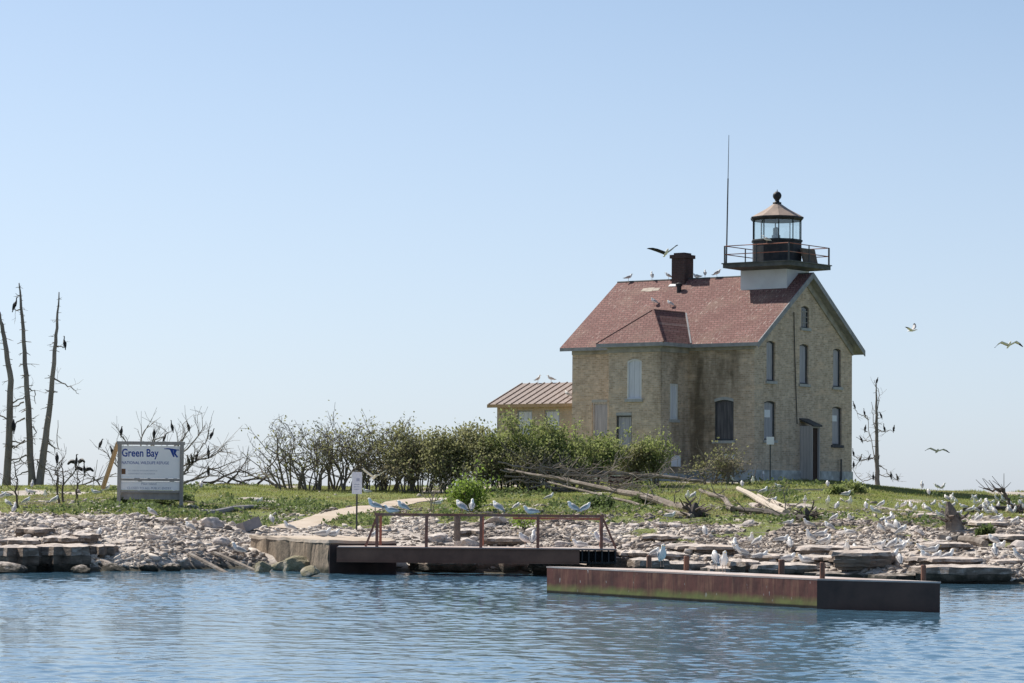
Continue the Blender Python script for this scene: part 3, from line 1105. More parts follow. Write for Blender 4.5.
# tower
TX, TY = -1.52, HW / 2
tw = MB()
tw.box((TX - 0.09, TY - 0.03, (RZ - 1.3 + 9.62) / 2), (2.52, 1.92, 9.62 - RZ + 1.3))
tower = tw.build('tower', M['white_paint'], house)
S = 1.80
gl_ = MB()
dz0, dz1 = 9.70, 9.88
lo = [(TX + a * 1.22, TY + b * 0.95, dz0 - 0.10) for a, b in ((-1, -1), (1, -1), (1, 1), (-1, 1))]
m1 = [(TX + a * S, TY + b * S, dz0) for a, b in ((-1, -1), (1, -1), (1, 1), (-1, 1))]
hi = [(TX + a * S, TY + b * S, dz1) for a, b in ((-1, -1), (1, -1), (1, 1), (-1, 1))]
hi2 = [(TX + a * (S + 0.05), TY + b * (S + 0.05), dz1 + 0.002) for a, b in ((-1, -1), (1, -1), (1, 1), (-1, 1))]
hi3 = [(q[0], q[1], dz1 + 0.05) for q in hi2]
gl_.add(lo + m1 + hi + hi2 + hi3, [(3, 2, 1, 0)] + [(4 * k + i, 4 * k + (i + 1) % 4, 4 * k + 4 + (i + 1) % 4, 4 * k + 4 + i) for k in range(4) for i in range(4)] + [(16, 17, 18, 19)])
gallery = gl_.build('gallery', M['deck_iron'], house)
dt = dz1 + 0.05
for a, b in ((-1, -1), (0, -1), (1, -1), (1, 0), (1, 1), (0, 1), (-1, 1), (-1, 0)):
    s = MB()
    s.tube([(TX + a * (S - 0.06), TY + b * (S - 0.06), dt), (TX + a * (S - 0.06), TY + b * (S - 0.06), dt + 0.80)], 0.03 if a * b == 0 else 0.042, 6)
    s.build('railing_post', M['dark_iron'], gallery)
s = MB()
for hz in (0.79, 0.40):
    q = [(TX + a * (S - 0.06), TY + b * (S - 0.06), dt + hz) for a, b in ((-1, -1), (1, -1), (1, 1), (-1, 1))]
    for i in range(4): s.tube([q[i], q[(i + 1) % 4]], 0.022, 6)
s.build('railing', M['rust_rail'], gallery)
# lantern room, ten sided
NL = 10
view = math.atan2(-(hworld(TX, TY, 0)).y, -(hworld(TX, TY, 0)).x) + HTH      # direction to the shore side, local
A0 = view + math.radians(4)
LR = 1.165


def ring(r, z, n=NL): return [(TX + r * math.cos(A0 + 2 * math.pi * k / n), TY + r * math.sin(A0 + 2 * math.pi * k / n), z) for k in range(n)]


ZP, ZG, ZE, ZT = 11.05, 11.93, 12.02, 12.74
lp = MB()
lp.lathe([(LR, dt), (LR, ZP - 0.1), (LR + 0.05, ZP - 0.1), (LR + 0.05, ZP - 0.03), (LR - 0.02, ZP)], NL, (TX, TY, 0), A0)
lantern = lp.build('lantern_parapet', M['black_iron'], house)
s = MB()
for k, (x_, y_, z_) in enumerate(ring(LR - 0.03, 0)): s.tube([(x_, y_, ZP - 0.02), (x_, y_, ZG + 0.05)], 0.026, 5)
s.build('glazing_frame', M['black_iron'], lantern)
s = MB()
ri = ring(LR - 0.05, 0)
for k in range(NL):
    a, b = ri[k], ri[(k + 1) % NL]
    s.add([(a[0], a[1], ZP), (b[0], b[1], ZP), (b[0], b[1], ZG), (a[0], a[1], ZG)], [(0, 1, 2, 3)])
s.build('lantern_glass', M['glass'], lantern)
s = MB()
s.lathe([(LR - 0.02, ZG), (LR + 0.02, ZG + 0.01), (LR + 0.09, ZE), (LR + 0.10, ZE + 0.07), (LR + 0.02, ZE + 0.10)], NL, (TX, TY, 0), A0)
s.build('roof_gutter', M['black_iron'], lantern)
s = MB()
s.lathe([(LR + 0.08, ZE + 0.075), (0.55, ZE + 0.46), (0.17, ZT)], NL, (TX, TY, 0), A0)
s.build('lantern_roof', M['lantern_roof'], lantern)
s = MB()
bz = 13.11
s.lathe([(0.20, ZT - 0.03), (0.20, ZT + 0.06), (0.11, ZT + 0.09), (0.10, bz - 0.2)] + [(0.205 * math.sin(math.pi * k / 10), bz - 0.205 * math.cos(math.pi * k / 10)) for k in range(3, 10)] + [(0.03, bz + 0.19), (0.01, bz + 0.30)], 14, (TX, TY, 0))
s.build('ventilator_ball', M['black_iron'], lantern, smooth=True)
s = MB()
s.lathe([(0.32, ZP - 0.6), (0.3, ZP), (0.2, ZP + 0.05), (0.2, ZP + 0.22), (0.14, ZP + 0.25), (0.14, ZP + 0.55), (0.05, ZP + 0.6)], 12, (TX - 0.05, TY, 0))
s.build('beacon', M['white_paint'], lantern)
# wooden hatch panel leaning on the gallery
s = MB()
p0 = hloc(at(803, 251, 129.3))
s.box((TX + 1.35, TY + 0.62, dt + 0.36), (0.10, 1.15, 0.68), rot=Matrix.Rotation(math.radians(-14), 3, 'Y'))
s.build('wooden_hatch', mottled('hatch_wood', (0.19, 0.14, 0.10), (0.13, 0.10, 0.075), 4), gallery)
# whip antenna on the gallery corner
s = MB()
q = Vector((TX - S + 0.06, TY - S + 0.06, dt))
q = q + Vector((0.08, 0.02, 0))
tdir = hloc(at(728.9, 135, hworld(q.x, q.y, 0).y))
tip = Vector((tdir.x, tdir.y, tdir.z))
s.tube([q, q.lerp(tip, 0.66)], [0.034, 0.03], 6)
s.tube([q.lerp(tip, 0.66), tip], [0.018, 0.012], 6)
s.build('antenna', M['dark_iron'], house)
# door vestibule on the gable
dp = on_plane(800, 470, gable_n, gable_k)
dy0 = dp.y
VD, VW, VH = 0.66, 0.62, 2.42
vb = MB()
vb.box((VD / 2, dy0 - 0.03 + 0.03, VH / 2 - 0.2), (VD, 0.06, VH + 0.4))
vb.box((VD / 2, dy0 + VW, VH / 2 - 0.2), (VD, 0.06, VH + 0.4))
vb.bar((VD - 0.03, dy0 + 0.035, VH - 0.04), (VD - 0.03, dy0 + VW - 0.035, VH - 0.04), 0.06, 0.10)
vest = vb.build('vestibule', M['grey_wood'], house)
db = MB()
db.box((VD - 0.12, dy0 + VW / 2, VH / 2 - 0.15), (0.05, VW - 0.08, VH + 0.1))
db.build('door', M['door'], vest)
dr = MB()
dr.add([(0.002, dy0 - 0.08, VH + 0.36), (VD + 0.10, dy0 - 0.08, VH + 0.04), (VD + 0.10, dy0 + VW + 0.08, VH + 0.04), (0.002, dy0 + VW + 0.08, VH + 0.36),
        (0.002, dy0 - 0.08, VH + 0.28), (VD + 0.10, dy0 - 0.08, VH - 0.04), (VD + 0.10, dy0 + VW + 0.08, VH - 0.04), (0.002, dy0 + VW + 0.08, VH + 0.28)],
       [(0, 1, 2, 3), (4, 5, 6, 7), (0, 1, 5, 4), (1, 2, 6, 5), (2, 3, 7, 6), (3, 0, 4, 7)])
dr.build('vestibule_roof', M['dark_iron'], vest)
cb = MB()
cp = [on_plane(x, y, gable_n, 0.05) for x, y in ((794, 312), (794.5, 345), (795.6, 380), (796.6, 408), (797.2, 424))]
cb.tube(cp, 0.022, 5)
cb.build('cable', M['black_iron'], house)
pp = MB()
q = on_plane(841, 459, gable_n, 0.12)
pp.tube([(0.13, q.y, -0.3), (0.13, q.y, q.z)], 0.04, 8)
pp.build('drain_pipe', M['dark_iron'], house)
# low wooden landing beside the house
# ------------------------------------------------------------------ outbuilding behind the far end of the house
ax1 = -HL - 0.02
ay = 1.1
pe = on_plane(487.0, 404.5, (0, 1, 0), ay - 0.35)
ax0 = pe.x + 0.35
aez = pe.z
ad = 4.6
atp = 0.42
bld = empty('outbuilding', hworld((ax0 + ax1) / 2, ay + ad / 2, 0), -HTH)
tag(bld, 'low brick outbuilding with ribbed brown metal roof behind the green thicket', 'building')
ox = (ax0 + ax1) / 2
oy = ay + ad / 2
wx0, wx1, wy0, wy1 = ax0 - ox, ax1 - ox, -ad / 2, ad / 2
w_ = MB()
p1 = on_plane(516.5, 410, (0, 1, 0), ay)
p2 = on_plane(532, 422, (0, 1, 0), ay)
p3 = on_plane(544.5, 409, (0, 1, 0), ay)
p4 = on_plane(559.5, 422, (0, 1, 0), ay)
aw = []
for a, b in ((p1, p2), (p3, p4)): aw.append([(a.x - ox, aez - 1.5), (b.x - ox, aez - 1.5), (b.x - ox, aez - 0.30), (a.x - ox, aez - 0.30)])
to_a = lambda u, v: (u, wy0, v)
wall_panel(w_, [(wx0, ZB), (wx1, ZB), (wx1, aez - 0.02), (wx0, aez - 0.02)], aw, to_a, (0, 1, 0))
w_.add([(wx0, wy0, ZB), (wx0, wy1, ZB), (wx0, wy1, aez - 0.02), (wx0, 0, aez + ad / 2 * atp), (wx0, wy0, aez - 0.02)], [(0, 1, 2, 3, 4)])
w_.add([(wx1, wy0, ZB), (wx1, wy1, ZB), (wx1, wy1, aez - 0.02), (wx1, 0, aez + ad / 2 * atp), (wx1, wy0, aez - 0.02)], [(0, 1, 2, 3, 4)])
w_.add([(wx0, wy1, ZB), (wx1, wy1, ZB), (wx1, wy1, aez - 0.02), (wx0, wy1, aez - 0.02)], [(0, 1, 2, 3)])
w_.build('wall', M['brick_warm'], bld)
for p in aw: fill_window(bld, p, to_a, (0, 1, 0), 'board_white', sill=False)
r_ = MB()
o_ = 0.35
rz_ = aez + (ad / 2 + o_) * atp
prof = [(wy0 - o_, aez), (0, rz_), (wy1 + o_, aez), (wy1 + o_, aez - 0.16), (0, rz_ - 0.12), (wy0 - o_, aez - 0.16)]
vs = [(wx0 - o_, y, z) for y, z in prof] + [(wx1, y, z) for y, z in prof]
r_.add(vs, [(0, 1, 7, 6), (1, 2, 8, 7)], 0)
r_.add(vs, [(2, 3, 9, 8), (3, 4, 10, 9), (4, 5, 11, 10), (5, 0, 6, 11), (0, 1, 4, 5), (1, 2, 3, 4), (6, 7, 10, 11), (7, 8, 9, 10)], 1)
aroof = r_.build('roof', [M['metal_roof'], M['tan_wood']], bld)
s = MB()
x_ = wx0 - o_ + 0.1
while x_ < wx1:
    s.bar((x_, wy0 - o_, aez + 0.02), (x_, 0, rz_ + 0.02), 0.05, 0.05)
    x_ += 0.46
s.build('roof_rib', M['metal_roof'], aroof)


# ------------------------------------------------------------------ concrete pier, steel walkway, pontoon
P1 = at_z(328, 541.5, 0.90)
pr = MB()
P2 = at(249, 530, 86.5)
P3 = at(395, 545, 81.0)
pf = [Vector((P1.x, P1.y)), Vector((P3.x, P3.y)), Vector((P3.x - 0.4, P3.y + 4.0)), Vector((P2.x + 2.6, P2.y + 2.6)), Vector((P2.x, P2.y)), Vector((P2.x + 1.5, P2.y - 3.1))]
pier = empty('concrete_pier', (P1.x, P1.y, 0))
tag(pier, 'tan weathered concrete pier at the water, left end of the steel walkway', 'pier')
poly = [(q.x - P1.x, q.y - P1.y) for q in pf]
pr.prism(poly, -0.8, 0.84)


def roughen(o, cuts, amt):
    bm = bmesh.new()
    bm.from_mesh(o.data)
    bmesh.ops.triangulate(bm, faces=bm.faces)
    for _ in range(cuts): bmesh.ops.subdivide_edges(bm, edges=[e_ for e_ in bm.edges if e_.calc_length() > 0.22], cuts=1, use_grid_fill=False)
    bmesh.ops.triangulate(bm, faces=bm.faces)
    for v_ in bm.verts:
        q_ = v_.co
        a_ = fbm(q_.x * 1.0 + q_.z * 0.7, q_.y - q_.z * 0.9, 0.8, 640, 4)
        b__ = fbm(q_.x + 40, q_.y + q_.z, 0.7, 650, 4)
        v_.co = q_ + Vector((float(a_), float(b__), float(a_ - b__) * 0.5)) * amt
    bm.to_mesh(o.data)
    bm.free()


roughen(pr.build('pier_wall', M['pier'], pier), 5, 0.13)
fp = MB()
fd = Vector((P3.x - P1.x, P3.y - P1.y, 0))
fn = Vector((fd.y, -fd.x, 0)).normalized()
if fn.y > 0: fn = -fn
fp.bar(Vector((0.02, 0.0, 0.36)) + fn * 0.04, fd + Vector((0, 0, 0.36)) + fn * 0.04, 0.05, 0.92)
fp.build('shade_panel', M['end_dark'], pier)  # dark panel put on to stand for the shade of the pier front
cp_ = MB()
c_ = sum((Vector(q) for q in poly), Vector((0, 0))) / len(poly)
cp_.prism([tuple(c_ + (Vector(q) - c_) * 1.012) for q in poly], 0.842, 0.93)
roughen(cp_.build('pier_top', M['path'], pier), 4, 0.07)

SW = 35.4
wl0, wl1 = -4.88, 3.0
WD, WZT = 79.0, 0.775
wk = empty('steel_walkway', ((wl0 + wl1) / 2, WD, 0))
tag(wk, 'dark rusty steel walkway with pipe railing from concrete pier to pontoon', 'walkway')
wc = (wl0 + wl1) / 2
x0, x1 = wl0 - wc, wl1 - wc
W_Y = 1.5
b = MB()
bx_r = x1 - 1.05
for y_ in (0.0, W_Y):
    b.box(((x0 + x1) / 2, y_, WZT - 0.035), (x1 - x0, 0.16, 0.03))
    b.box(((x0 + bx_r) / 2, y_, WZT - 0.42), (bx_r - x0, 0.16, 0.03))
    b.box(((x0 + bx_r) / 2, y_ - 0.02 if y_ == 0 else y_ + 0.02, WZT - 0.228), (bx_r - x0, 0.03, 0.354))
b.build('girder', M['dark_steel'], wk)
b = MB()
b.box(((bx_r + x1) / 2, W_Y / 2, WZT - 0.40), (x1 - bx_r, W_Y - 0.2, 0.04))
b.box(((bx_r + x1) / 2, 0.42, WZT - 0.22), (x1 - bx_r, 0.03, 0.3))
for k in range(6): b.box((bx_r + 0.08 + k * (x1 - bx_r - 0.12) / 5, 0.18, WZT - 0.22), (0.035, 0.42, 0.33))
b.build('ribbed_end', M['black_iron'], wk)
b = MB()
b.box(((x0 + x1) / 2, W_Y / 2, WZT - 0.008), (x1 - x0 - 0.05, W_Y + 0.12, 0.03))
b.build('walkway_deck', M['dock_top'], wk)
RAIL_Z = at(490, 515.3, WD).z
rp = [-x_ for x_ in ()]
for px_ in (377, 426.5, 481, 538, 601.5):
    b = MB()
    xx = at(px_, 530, WD).x - wc
    b.box((xx, 0.0, (WZT + RAIL_Z) / 2), (0.085, 0.085, RAIL_Z - WZT))
    b.build('railing_post', M['rust_rail'], wk)
for px_ in (377, 481, 601.5):
    b = MB()
    xx = at(px_, 530, WD).x - wc
    b.box((xx + 0.03, W_Y, (WZT + RAIL_Z) / 2), (0.075, 0.075, RAIL_Z - WZT - 0.05))
    b.build('railing_post', M['rust_rail'], wk)
b = MB()
xa_, xb_ = at(374.5, 515, WD).x - wc, at(604, 515, WD).x - wc
b.box(((xa_ + xb_) / 2, 0, RAIL_Z), (xb_ - xa_, 0.10, 0.075))
b.build('top_rail', M['rust_rail'], wk)
b = MB()
b.box((at(558, 515, WD).x - wc, W_Y, RAIL_Z - 0.09), (at(603, 515, WD).x - at(513, 515, WD).x, 0.06, 0.06))
b.build('rear_rail', M['rust_rail'], wk)
for a_, c__ in ((377, 365.5), (603, 616)):
    b = MB()
    b.bar((at(a_, 518, WD).x - wc, 0.03, RAIL_Z - 0.06), (at(c__, 545, WD).x - wc, 0.03, WZT + 0.01), 0.06)
    b.build('brace', M['rust_rail'], wk)

# pontoon: corners from the picture, a slightly skewed steel box
zt = 0.62
A_ = at_z(547, 566.3, zt)
B_ = at_z(817, 578.6, zt)
C_ = at_z(940, 581.6, zt)
D_ = A_ + (C_ - B_) * 1.0
pon = empty('steel_pontoon', (B_.x, B_.y, 0))
tag(pon, 'long rusty steel pontoon dock floating in front of the shore', 'dock')
off = Vector((B_.x, B_.y, 0))
a, b_, c, d = [(q - off) for q in (A_, B_, C_, D_)]
m = MB()
lo = [Vector((q.x, q.y, -0.4)) for q in (a, b_, c, d)]
hi = [Vector((q.x, q.y, zt - 0.035)) for q in (a, b_, c, d)]
m.add(lo + hi, [(0, 1, 5, 4), (2, 3, 7, 6), (3, 0, 4, 7)], 0)
m.add([lo[1], lo[2], hi[2], hi[1]], [(0, 1, 2, 3)], 1)
m.build('hull', [M['pontoon_side'], M['end_dark']], pon)
m = MB()
cen = (a + b_ + c + d) / 4
ex = lambda q, k: ((cen + (q - cen) * k).x, (cen + (q - cen) * k).y)
m.prism([ex(q, 1.004) for q in (a, b_, c, d)], zt - 0.034, zt)
m.build('pontoon_deck', M['dock_top'], pon)
for px_, py_, h_, w_ in ((649, 566.5, 0.27, 0.12), (686.5, 570.5, 0.33, 0.13), (781.5, 573, 0.30, 0.14), (822.3, 578.5, 0.34, 0.11), (923.5, 580.6, 0.32, 0.11)):
    q = at_z(px_, py_, zt) - off
    m = MB()
    m.lathe([(w_ / 2, -0.02), (w_ / 2, h_ - 0.02), (w_ / 2 - 0.015, h_)], 8, (q.x, q.y, zt))
    m.build('bollard', M['dark_steel'], pon)
# plank on the back bollard (a low timber kerb)
q0, q1 = at_z(783, 571.5, zt) - off, at_z(817, 573.5, zt) - off

# short thick wooden post behind the railing
q = at(457, 541, 80.9)
m = MB()
hp = at(457, 514.8, 80.9).z
m.lathe([(0.10, 0), (0.095, hp - q.z - 0.03), (0.08, hp - q.z)], 9)
tag(m.build('wooden_post', M['driftwood'], None, q, smooth=False), 'stout grey wooden post standing behind the rusty walkway railing', 'post')


# ------------------------------------------------------------------ refuge sign and notices
def text_obj(txt, w, h, x, z, y, mat, parent, bold=0.0):
    cu = bpy.data.curves.new('lettering', 'FONT')
    cu.body = txt
    cu.size = 1
    cu.offset = bold
    cu.extrude = 0.02
    cu.resolution_u = 3
    o = bpy.data.objects.new('lettering', cu)
    COL.objects.link(o)
    dg = bpy.context.evaluated_depsgraph_get()
    me = bpy.data.meshes.new_from_object(o.evaluated_get(dg))
    bpy.data.objects.remove(o)
    co = np.empty(len(me.vertices) * 3)
    me.vertices.foreach_get('co', co)
    co = co.reshape(-1, 3)
    x0_, x1_ = co[:, 0].min(), co[:, 0].max()
    X = (co[:, 0] - x0_) / (x1_ - x0_) * w + x
    Z = co[:, 1] / 0.72 * h + z
    Y = y - co[:, 2] / 0.02 * 0.003
    me.vertices.foreach_set('co', np.stack([X, Y, Z], -1).ravel())
    me.materials.clear()
    me.materials.append(mat)
    me.update()
    o = bpy.data.objects.new('lettering', me)
    COL.objects.link(o)
    o.parent = parent
    return o


SD = 101.0
sp = at(150, 500, SD)
sgz = tz(sp.x, SD)
sk = F / SD
sign = empty('refuge_sign', (sp.x, SD, sgz))
tag(sign, 'white wildlife refuge sign with blue lettering in a grey wooden frame', 'sign')
sx = lambda px_: (px_ - 150) / sk


def sz(py_, px_=150): return at(px_, py_, SD).z - sgz


for px_ in (119, 181.2):
    m = MB()
    m.box((sx(px_), 0, (sz(442.2) - 0.4) / 2), (0.125, 0.16, sz(442.2) + 0.4))
    m.build('post', M['sign_wood'], sign)
m = MB()
m.box((sx(150.1), -0.004, sz(443.2)), (2.44, 0.17, 0.12))
m.box((sx(150.1), -0.002, sz(479.8)), (2.12, 0.12, 0.09))
m.box((sx(150.1), -0.002, sz(491.6)), (2.12, 0.12, 0.08))
m.build('frame', M['sign_wood'], sign)
m = MB()
m.box((sx(150.1), 0.06, sz(495)), (2.1, 0.04, 0.32))
m.build('back_board', M['sign_wood'], sign)
m = MB()
m.box((sx(150.1), 0, (sz(445.9) + sz(478.3)) / 2), (2.13, 0.05, sz(445.9) - sz(478.3)))
panel = m.build('main_panel', M['sign_white'], sign)
m = MB()
m.box((sx(150.1), 0, (sz(481.4) + sz(490.2)) / 2), (2.13, 0.05, sz(481.4) - sz(490.2)))
panel2 = m.build('lower_panel', M['sign_white'], sign)
px2m = 1 / sk
text_obj('Green Bay', 36.6 * px2m, 7.8 * px2m, sx(121.3), sz(456.6), -0.027, M['sign_blue'], panel, 0.018)
text_obj('NATIONAL WILDLIFE REFUGE', 47 * px2m, 2.9 * px2m, sx(121.4), sz(464.2), -0.027, M['sign_blue'], panel, 0.0)
text_obj('U.S. FISH & WILDLIFE SERVICE', 29 * px2m, 1.3 * px2m, sx(128), sz(471.3), -0.027, M['sign_grey'], panel)
text_obj('DEPARTMENT OF THE INTERIOR', 27 * px2m, 1.3 * px2m, sx(128), sz(474.4), -0.027, M['sign_grey'], panel)
text_obj('Pilot Island', 15 * px2m, 2.4 * px2m, sx(141.2), sz(484.9), -0.027, M['sign_grey'], panel2, 0.01)
text_obj('CLOSED TO ALL PUBLIC ENTRY', 44 * px2m, 2.3 * px2m, sx(127.2), sz(489.2), -0.027, M['sign_grey'], panel2, 0.01)
m = MB()
m.add([(sx(x_), -0.029, sz(y_)) for x_, y_ in ((121.2, 469), (125.2, 469), (125.2, 474.4), (121.2, 474.4))], [(0, 1, 2, 3)])
m.add([(sx(x_), -0.027, sz(y_)) for x_, y_ in ((121.2, 469), (125.2, 469), (125.2, 474.4), (121.2, 474.4))], [(3, 2, 1, 0)])
m.build('seal', M['sign_brown'], panel)
# flying goose emblem: slim head-to-tail stroke with two hanging wings
m = MB()


def flat(pts, y):
    q = [(sx(a), y, sz(b)) for a, b in pts]
    n = len(q)
    m.add(q + [(v[0], y + 0.003, v[2]) for v in q], [tuple(range(n)), tuple(range(n, 2 * n))[::-1]])


flat([(163.5, 448.4), (168, 448.0), (172.5, 448.6), (178.6, 449.6), (178.6, 450.2), (172, 450.3), (167.6, 449.2), (163.5, 449.0)], -0.030)
flat([(169.2, 449.6), (172.2, 449.8), (174.0, 456.5), (172.6, 457.0)], -0.0295)
flat([(172.6, 449.8), (176.2, 450.0), (174.9, 453.0), (177.6, 457.0), (175.9, 457.2), (173.4, 454.0)], -0.029)
m.build('goose_emblem', M['sign_blue'], panel)
m = MB()
m.bar((sx(116), 0.30, sz(442.8)), (sx(99), 0.9, sz(489)), 0.14, 0.09)
m.build('brace', M['tan_wood'], sign)


def notice(px_, D, top, bot, foot, w_px, label, marks):
    k = F / D
    b = at(px_, foot, D)
    b.z = tz(b.x, D)
    r = empty('notice_sign', b)
    tag(r, label, 'sign')
    zt_, zb_ = at(px_, top, D).z - b.z, at(px_, bot, D).z - b.z
    m = MB()
    m.box((0, 0.03, (zt_ - 0.05 - 0.3) / 2), (0.055, 0.04, zt_ - 0.05 + 0.3))
    m.build('post', M['dark_iron'], r)
    m = MB()
    m.box((0, 0, (zt_ + zb_) / 2), (w_px / k, 0.02, zt_ - zb_))
    p = m.build('panel', M['paper'], r)
    if marks:
        m = MB()
        m.add([(0.02 * i + 0.0, -0.012, zt_ - 0.30 + j) for i, j in ((-1, 0), (4, 0), (4, 0.09), (-1, 0.09))], [(0, 1, 2, 3)])
        for k_ in range(3):
            z_ = zt_ - 0.42 - 0.08 * k_
            m.add([(i, -0.012, z_ + j) for i, j in ((-0.1, 0), (0.08, 0), (0.08, 0.02), (-0.1, 0.02))], [(0, 1, 2, 3)])
        m.build('print', M['sign_grey'], p)


notice(356.6, 92.5, 472, 494, 519, 10, 'tall white notice on a dark post beside the concrete path', True)
notice(770.2, 119.5, 436.8, 444.5, 481, 7.4, 'small white notice on a thin black post before the gable', False)


# ------------------------------------------------------------------ wood: dead trees, logs, driftwood
def W(px_, py_, D): return at(px_, py_, D)


def grow(mb, p, d, L, r, lev, rnd, tips, spread=0.6, up=0.15, nseg=3, sides=5, minr=0.006, kids=(2, 3)):
    pts, rad = [p.copy()], [r]
    q, dd = p.copy(), d.normalized()
    for k in range(nseg):
        dd = (dd + Vector((rnd.gauss(0, 0.16), rnd.gauss(0, 0.16), rnd.gauss(0, 0.12) + up * 0.35))).normalized()
        q = q + dd * (L / nseg)
        pts.append(q.copy())
        rad.append(max(minr, r * (1 - 0.45 * (k + 1) / nseg)))
    mb.tube(pts, rad, max(3, sides), cap=False)
    if lev == 0:
        tips.append((q.copy(), dd.copy()))
        return
    n = rnd.randint(*kids)
    for k in range(n):
        t = 1.0 if k == 0 else rnd.uniform(0.35, 0.95)
        i = min(int(t * nseg), nseg - 1)
        s = pts[i].lerp(pts[i + 1], t * nseg - i)
        nd = (dd + Vector((rnd.gauss(0, spread), rnd.gauss(0, spread), rnd.gauss(0, spread * 0.6) + up))).normalized()
        grow(mb, s, nd, L * rnd.uniform(0.55, 0.85), max(minr, r * (0.62 if k == 0 else 0.5)), lev - 1, rnd, tips, spread, up, nseg, sides - 1, minr, kids)
    if lev <= 2: tips.append((pts[1].copy(), dd.copy()))


def wobble(pts, rnd, amt):
    out = []
    for i in range(len(pts) - 1):
        for k in range(4):
            q = pts[i].lerp(pts[i + 1], k / 4)
            if k or i: q = q + Vector((rnd.gauss(0, amt), rnd.gauss(0, amt), rnd.gauss(0, amt)))
            out.append(q)
    out.append(pts[-1])
    return out


def lin(a, b, n): return [a + (b - a) * i / (n - 1) for i in range(n)]


def dead_tree(trunk_px, D, r0, r1, label, branches, stubs, rnd, name='dead_tree', group=None, mat='dead_bark', stub_len=0.45, br=0.045):
    pts = [W(x_, y_, D) for x_, y_ in trunk_px]
    base = pts[0].copy()
    base.z = min(base.z, tz(base.x, D)) - 0.1
    pts[0] = base.copy()
    r = empty(name, base)
    tag(r, label, 'tree', group)
    tr = wobble(pts, rnd, 0.015)
    rel = [q - base for q in tr]
    m = MB()
    rad = lin(r0, r1, len(rel))
    rad[0] *= 1.35
    m.tube(rel, rad, 9)
    m.build('trunk', M[mat], r, smooth=True)
    for bp in branches:
        m = MB()
        q = []
        for (x_, y_, *dd) in bp:
            q.append(W(x_, y_, D + (dd[0] if dd else 0)) - base)
        q = wobble(q, rnd, 0.03)
        m.tube(q, lin(br, 0.012, len(q)), 5)
        for k in range(2, len(q) - 1, 2):
            tips = []
            grow(m, q[k], Vector((rnd.gauss(0, 1), rnd.gauss(0, 1), rnd.gauss(0.2, 0.6))), rnd.uniform(0.2, 0.5), 0.012, 1, rnd, tips, 0.6, 0.0, 2, 3, 0.006)
        m.build('branch', M['twig'], r)
    if stubs:
        m = MB()
        for k in range(stubs):
            i = rnd.randint(len(rel) // 8, len(rel) - 2)
            a = rnd.uniform(0, 6.28)
            f = 1 - i / len(rel)
            L_ = stub_len * rnd.uniform(0.25, 1.0) * (0.35 + f)
            d = Vector((math.cos(a), math.sin(a), rnd.uniform(-0.5, 0.3)))
            tips = []
            grow(m, rel[i], d, L_, 0.022 * (0.5 + f), 1 if rnd.random() < 0.3 else 0, rnd, tips, 0.5, -0.05, 2, 4, 0.008)
        m.build('twigs', M['twig'], r)
    return r


rnd = random.Random(3)
dead_tree([(6, 489), (9, 430), (11, 380), (6, 350), (2, 325), (-1, 312)], 139, 0.20, 0.07, 'bare dead trunk at the extreme left edge leaning left at its top',
          [[(10, 440), (22, 444), (34, 436)], [(10, 405), (22, 398), (32, 390)], [(8, 462), (20, 458), (29, 466)], [(10, 420), (0, 415), (-8, 420)]], 44, rnd)
dead_tree([(32.5, 489), (28.5, 420), (26, 375), (23, 330), (20.5, 300), (19, 283)], 139, 0.185, 0.03, 'tallest bare dead trunk leaning slightly left, middle of three',
          [[(25, 440), (14, 448), (8, 446)], [(25, 418), (14, 426), (5, 428)], [(24, 402), (12, 408), (3, 412)], [(26, 455), (17, 462), (8, 464)], [(27, 388), (34, 391), (36, 404)], [(30, 470), (20, 474), (10, 480)],
           [(21.5, 309), (17, 310), (14.5, 309)], [(29, 425), (36, 430), (35, 437)]], 70, rnd)
dead_tree([(38, 489), (44, 450), (50, 405), (55, 350), (57, 320), (59, 292)], 139, 0.215, 0.025, 'bare dead trunk leaning right beside two straighter trunks',
          [[(53, 378), (62, 383), (70, 387), (79, 394)], [(55, 345), (60, 347), (64.5, 347.5)], [(46, 438), (52, 445), (56, 455)], [(47, 440), (57, 450), (58, 420)], [(43, 465), (50, 473), (55, 485)], [(42, 470), (38, 460), (36, 470)]], 70, rnd)
# right dead tree
cperch = [(877, 379), (854, 404), (864, 411), (880.5, 414), (865.5, 427), (884, 427), (894, 427), (861, 438), (853, 451.5), (860.5, 457), (869.5, 456), (878.7, 457), (853.5, 463), (891, 474), (897, 476), (873, 475)]
RD = 150


def pb(px_, py_): return (px_, py_ + 3.8)


dead_tree([(877.5, 487), (877, 465), (876.5, 430), (876.3, 400), (876.3, 384)], RD, 0.145, 0.025, 'tall bare dead tree full of black birds right of the lighthouse',
          [[(876.5, 470), (871, 440), (867, 416), (864.5, 414.5)], [(876.5, 440), (873, 415), (871.5, 402)], [(876, 425), (879, 400), (879, 392), (874, 380)], [(877, 432), (884, 431), (895, 430.5)],
           [(871, 441), (865, 441), (856, 437)], [(873, 458), (866, 460), (859, 460.5), (853, 455)], [(876, 455), (860, 462), (853, 467), (850, 469)], [(877, 464), (884, 468), (892, 478), (893, 482)],
           [(876, 475), (865, 482), (858, 478), (852, 468)], [(877, 474), (886, 476), (897.5, 480), (900, 478)], [(869, 420), (858, 413), (853, 408)], [(877, 418), (880.7, 418)], [(867.5, 432), (865.5, 431)], [(876, 461), (878.8, 461)], [(871, 459), (869.5, 460)], [(876, 478), (873, 479)], [(876, 430), (884, 431)]], 20, rnd, br=0.026)

# fallen tree behind the sign with a fan of limbs
FT = 126


